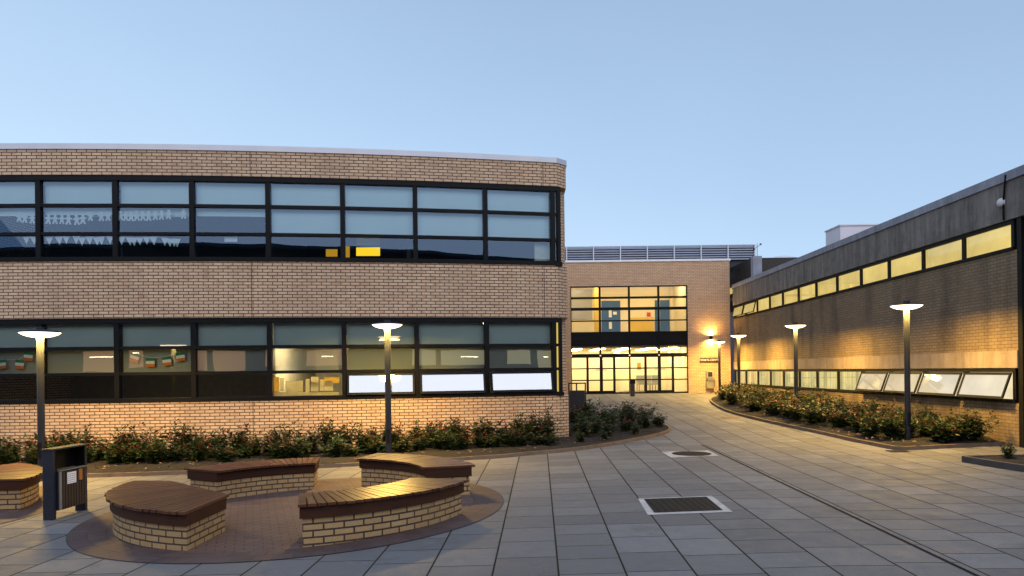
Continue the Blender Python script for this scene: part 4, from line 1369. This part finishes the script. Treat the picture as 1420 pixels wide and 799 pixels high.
def lamp(o, u, vh, Y, sc, label):
    p = at(u, vh, Y)
    z = G(p.x, Y)
    o.location = (p.x, Y, z)
    o['label'] = label; o['category'] = 'lamp post'; o['group'] = 'saucer lamp posts'
    H = p.z - z
    for c in o.children:
        if c.name.startswith('pole'): c.scale = (1, 1, H)
        elif c.name.startswith('lamp_head'): c.location = (0, 0, H); c.scale = (sc, sc, sc)
LAMPS = [(55.5, 464, 13.6, 1.0, 'saucer lamp post rising behind the litter bin'),
         (537, 452.5, 15.0, .90, 'saucer lamp post at the bed edge behind the ring of benches'),
         (1257, 426, 16.2, .95, 'tall saucer lamp post before the stained wall, closest to the cut-off bed'),
         (1103, 453, 22.9, .92, 'saucer lamp post standing midway along the bed under the stained wall'),
         (1024, 466.5, 30.0, .92, 'saucer lamp post just in front of the wall corner, second beyond the midway one'),
         (997.3, 475, 34.3, .82, 'slender saucer lamp post whose pole crosses the end of the maroon sign')]
for i, (u, v, Y, sc, l) in enumerate(LAMPS):
    o = LP if i == 0 else copy_tree(LP)
    lamp(o, u, v, Y, sc, l)

# ------------------------------------------------------------------ litter bin
gz = G(-6.4, 10.25)
lb = thing('litter_bin', (-6.42, 10.25, gz), 'dark hooded litter bin with brown slats and a white notice beside the curved benches', 'litter bin')
dirv = Vector((.06, 1, 0)).normalized(); nv = Vector((1, -.06, 0)).normalized()
O = Vector((-6.39, 9.90, gz))
Bf = lambda a, b, c: O + nv * a + dirv * b + Vector((0, 0, c))        # a towards the front face, b along, c up
def bbox(name, mat, a0, a1, b0, b1, c0, c1, parent=lb):
    m = MB(); m.obox(Bf, a0, a1, b0, b1, c0, c1); return m.build(name, M[mat], parent)
bbox('post', 'pole', -.075, .075, 0, .055, -.05, .955)
bbox('post', 'pole', -.075, .075, .665, .72, -.05, .955)
m = MB(); m.obox(Bf, -.09, .10, -.015, .735, .955, .975); m.build('roof', M['bin_roof'], lb)
bbox('hood_side', 'frame', -.07, .085, .056, .07, .66, .954)
bbox('hood_side', 'frame', -.07, .085, .65, .664, .66, .954)
bbox('hood_back', 'frame', -.09, -.071, .056, .664, .66, .954)
bd = bbox('body', 'pole', -.068, .10, .075, .645, .115, .655)
m = MB()
ns = 9
for i in range(ns):
    b0 = .125 + (.64 - .125) * i / ns
    m.obox(Bf, .101, .125, b0 + .004, b0 + .047, .13, .64)
m.build('slats', M['bin_slat'], bd).name = 'front_slat'
bbox('edge_strip', 'grey_metal', .101, .118, .076, .118, .12, .65, bd)
bbox('ashtray_rim', 'grey_metal', .06, .13, .08, .64, .656, .668)
nt = bbox('notice', 'white', .126, .130, .215, .40, .46, .62)
m = MB()
for i in range(5):
    for j in range(4):
        m.obox(Bf, .1302, .1312, .23 + j * .042, .255 + j * .042, .475 + i * .028, .485 + i * .028)
m.build('notice_print', plain('blue_grey_print', (.25, .32, .5), .7), nt)
bbox('copper_plate', 'copper', .126, .140, .45, .53, .48, .64) if 'copper' in M else None
M['copper'] = plain('copper_plate', (.55, .25, .09), .35, .7)
bbox('stub_plate', 'copper', .126, .140, .45, .52, .48, .64)

# ------------------------------------------------------------------ sky, sun, camera
SUN_EL, SUN_AZ = 32., 10.                     # low glow behind the viewer
w = bpy.data.worlds.new('World'); scene.world = w; w.use_nodes = True
nt = w.node_tree
bg = nt.nodes['Background']
sky = nt.nodes.new('ShaderNodeTexSky'); sky.sky_type = 'NISHITA'; sky.sun_disc = False
sky.sun_elevation = R(SUN_EL); sky.sun_rotation = R(180 - SUN_AZ); sky.air_density = 1.; sky.dust_density = .6; sky.ozone_density = 2.
# thin high cloud evens the dusk sky out: pale towards the skyline, deeper blue overhead and away to one side
tc = nt.nodes.new('ShaderNodeTexCoord')
mp = nt.nodes.new('ShaderNodeMapping'); mp.inputs['Rotation'].default_value = (0, R(-14), 0)
nt.links.new(tc.outputs['Generated'], mp.inputs['Vector'])
sx_ = nt.nodes.new('ShaderNodeSeparateXYZ'); nt.links.new(mp.outputs[0], sx_.inputs[0])
nz = nt.nodes.new('ShaderNodeTexNoise'); nz.inputs['Scale'].default_value = 1.7; nz.inputs['Detail'].default_value = 6.
nt.links.new(tc.outputs['Generated'], nz.inputs['Vector'])
ad = nt.nodes.new('ShaderNodeMath'); ad.operation = 'MULTIPLY_ADD'; ad.inputs[1].default_value = .2
nt.links.new(nz.outputs[0], ad.inputs[0]); nt.links.new(sx_.outputs[2], ad.inputs[2])
rp = nt.nodes.new('ShaderNodeValToRGB'); nt.links.new(ad.outputs[0], rp.inputs[0])
el = rp.color_ramp.elements
SKY = [(.0, (4.9, 6.4, 7.9)), (.20, (4.5, 6.0, 7.7)), (.40, (3.5, 4.9, 6.75)), (.60, (2.8, 4.0, 5.7)), (1., (2.2, 3.2, 4.6))]
for i, (p, c) in enumerate(SKY):
    e_ = el[i] if i < 2 else el.new(p)
    e_.position = p; e_.color = (*c, 1)
mxs = nt.nodes.new('ShaderNodeMix'); mxs.data_type = 'RGBA'; mxs.inputs[0].default_value = .88
nt.links.new(sky.outputs[0], mxs.inputs[6]); nt.links.new(rp.outputs[0], mxs.inputs[7])
# sky behind the viewer brightened to add soft light on the long facade
sy_ = nt.nodes.new('ShaderNodeSeparateXYZ'); nt.links.new(tc.outputs['Generated'], sy_.inputs[0])
gl_ = nt.nodes.new('ShaderNodeMapRange'); gl_.inputs[1].default_value = .15; gl_.inputs[2].default_value = -.9; gl_.inputs[3].default_value = 0.; gl_.inputs[4].default_value = 1.
nt.links.new(sy_.outputs[1], gl_.inputs[0])
gm_ = nt.nodes.new('ShaderNodeMix'); gm_.data_type = 'RGBA'; gm_.inputs[7].default_value = (4.9, 6.6, 9.4, 1)
nt.links.new(gl_.outputs[0], gm_.inputs[0]); nt.links.new(mxs.outputs[2], gm_.inputs[6])
nt.links.new(gm_.outputs[2], bg.inputs[0])
bg.inputs[1].default_value = .085
sd = bpy.data.lights.new('sun', 'SUN'); sd.energy = 1.0; sd.angle = R(90); sd.color = (1., .85, .74)
so = bpy.data.objects.new('sun', sd); C.objects.link(so)
dv = Vector((-math.sin(R(SUN_AZ)) * math.cos(R(SUN_EL)), math.cos(R(SUN_AZ)) * math.cos(R(SUN_EL)), -math.sin(R(SUN_EL))))
so.rotation_euler = dv.to_track_quat('-Z', 'Y').to_euler()
so.location = (4, -20, 20)

cd = bpy.data.cameras.new('camera'); co = bpy.data.objects.new('camera', cd); C.objects.link(co)
cd.sensor_width = 36.; cd.lens = 36. * F / 1420.; cd.shift_y = (CY - 399.5) / 1420.
cd.clip_start = .1; cd.clip_end = 2000.
co.matrix_world = Matrix.Translation((0, 0, CZ)) @ Matrix.Rotation(R(90), 4, 'X') @ Matrix.Rotation(-ROLL, 4, 'Z')
scene.camera = co
vs = scene.view_settings
vs.view_transform = 'Standard'; vs.look = 'None'; vs.exposure = .7; vs.gamma = 1.; vs.use_curve_mapping = False
scene.render.engine = 'CYCLES'
cy = scene.cycles
cy.use_denoising = True
cy.max_bounces = 8; cy.transparent_max_bounces = 12; cy.glossy_bounces = 4; cy.diffuse_bounces = 3
cy.sample_clamp_indirect = 6.; cy.caustics_reflective = False; cy.caustics_refractive = False
for o in scene.objects:
    if '_o' in o: del o['_o']
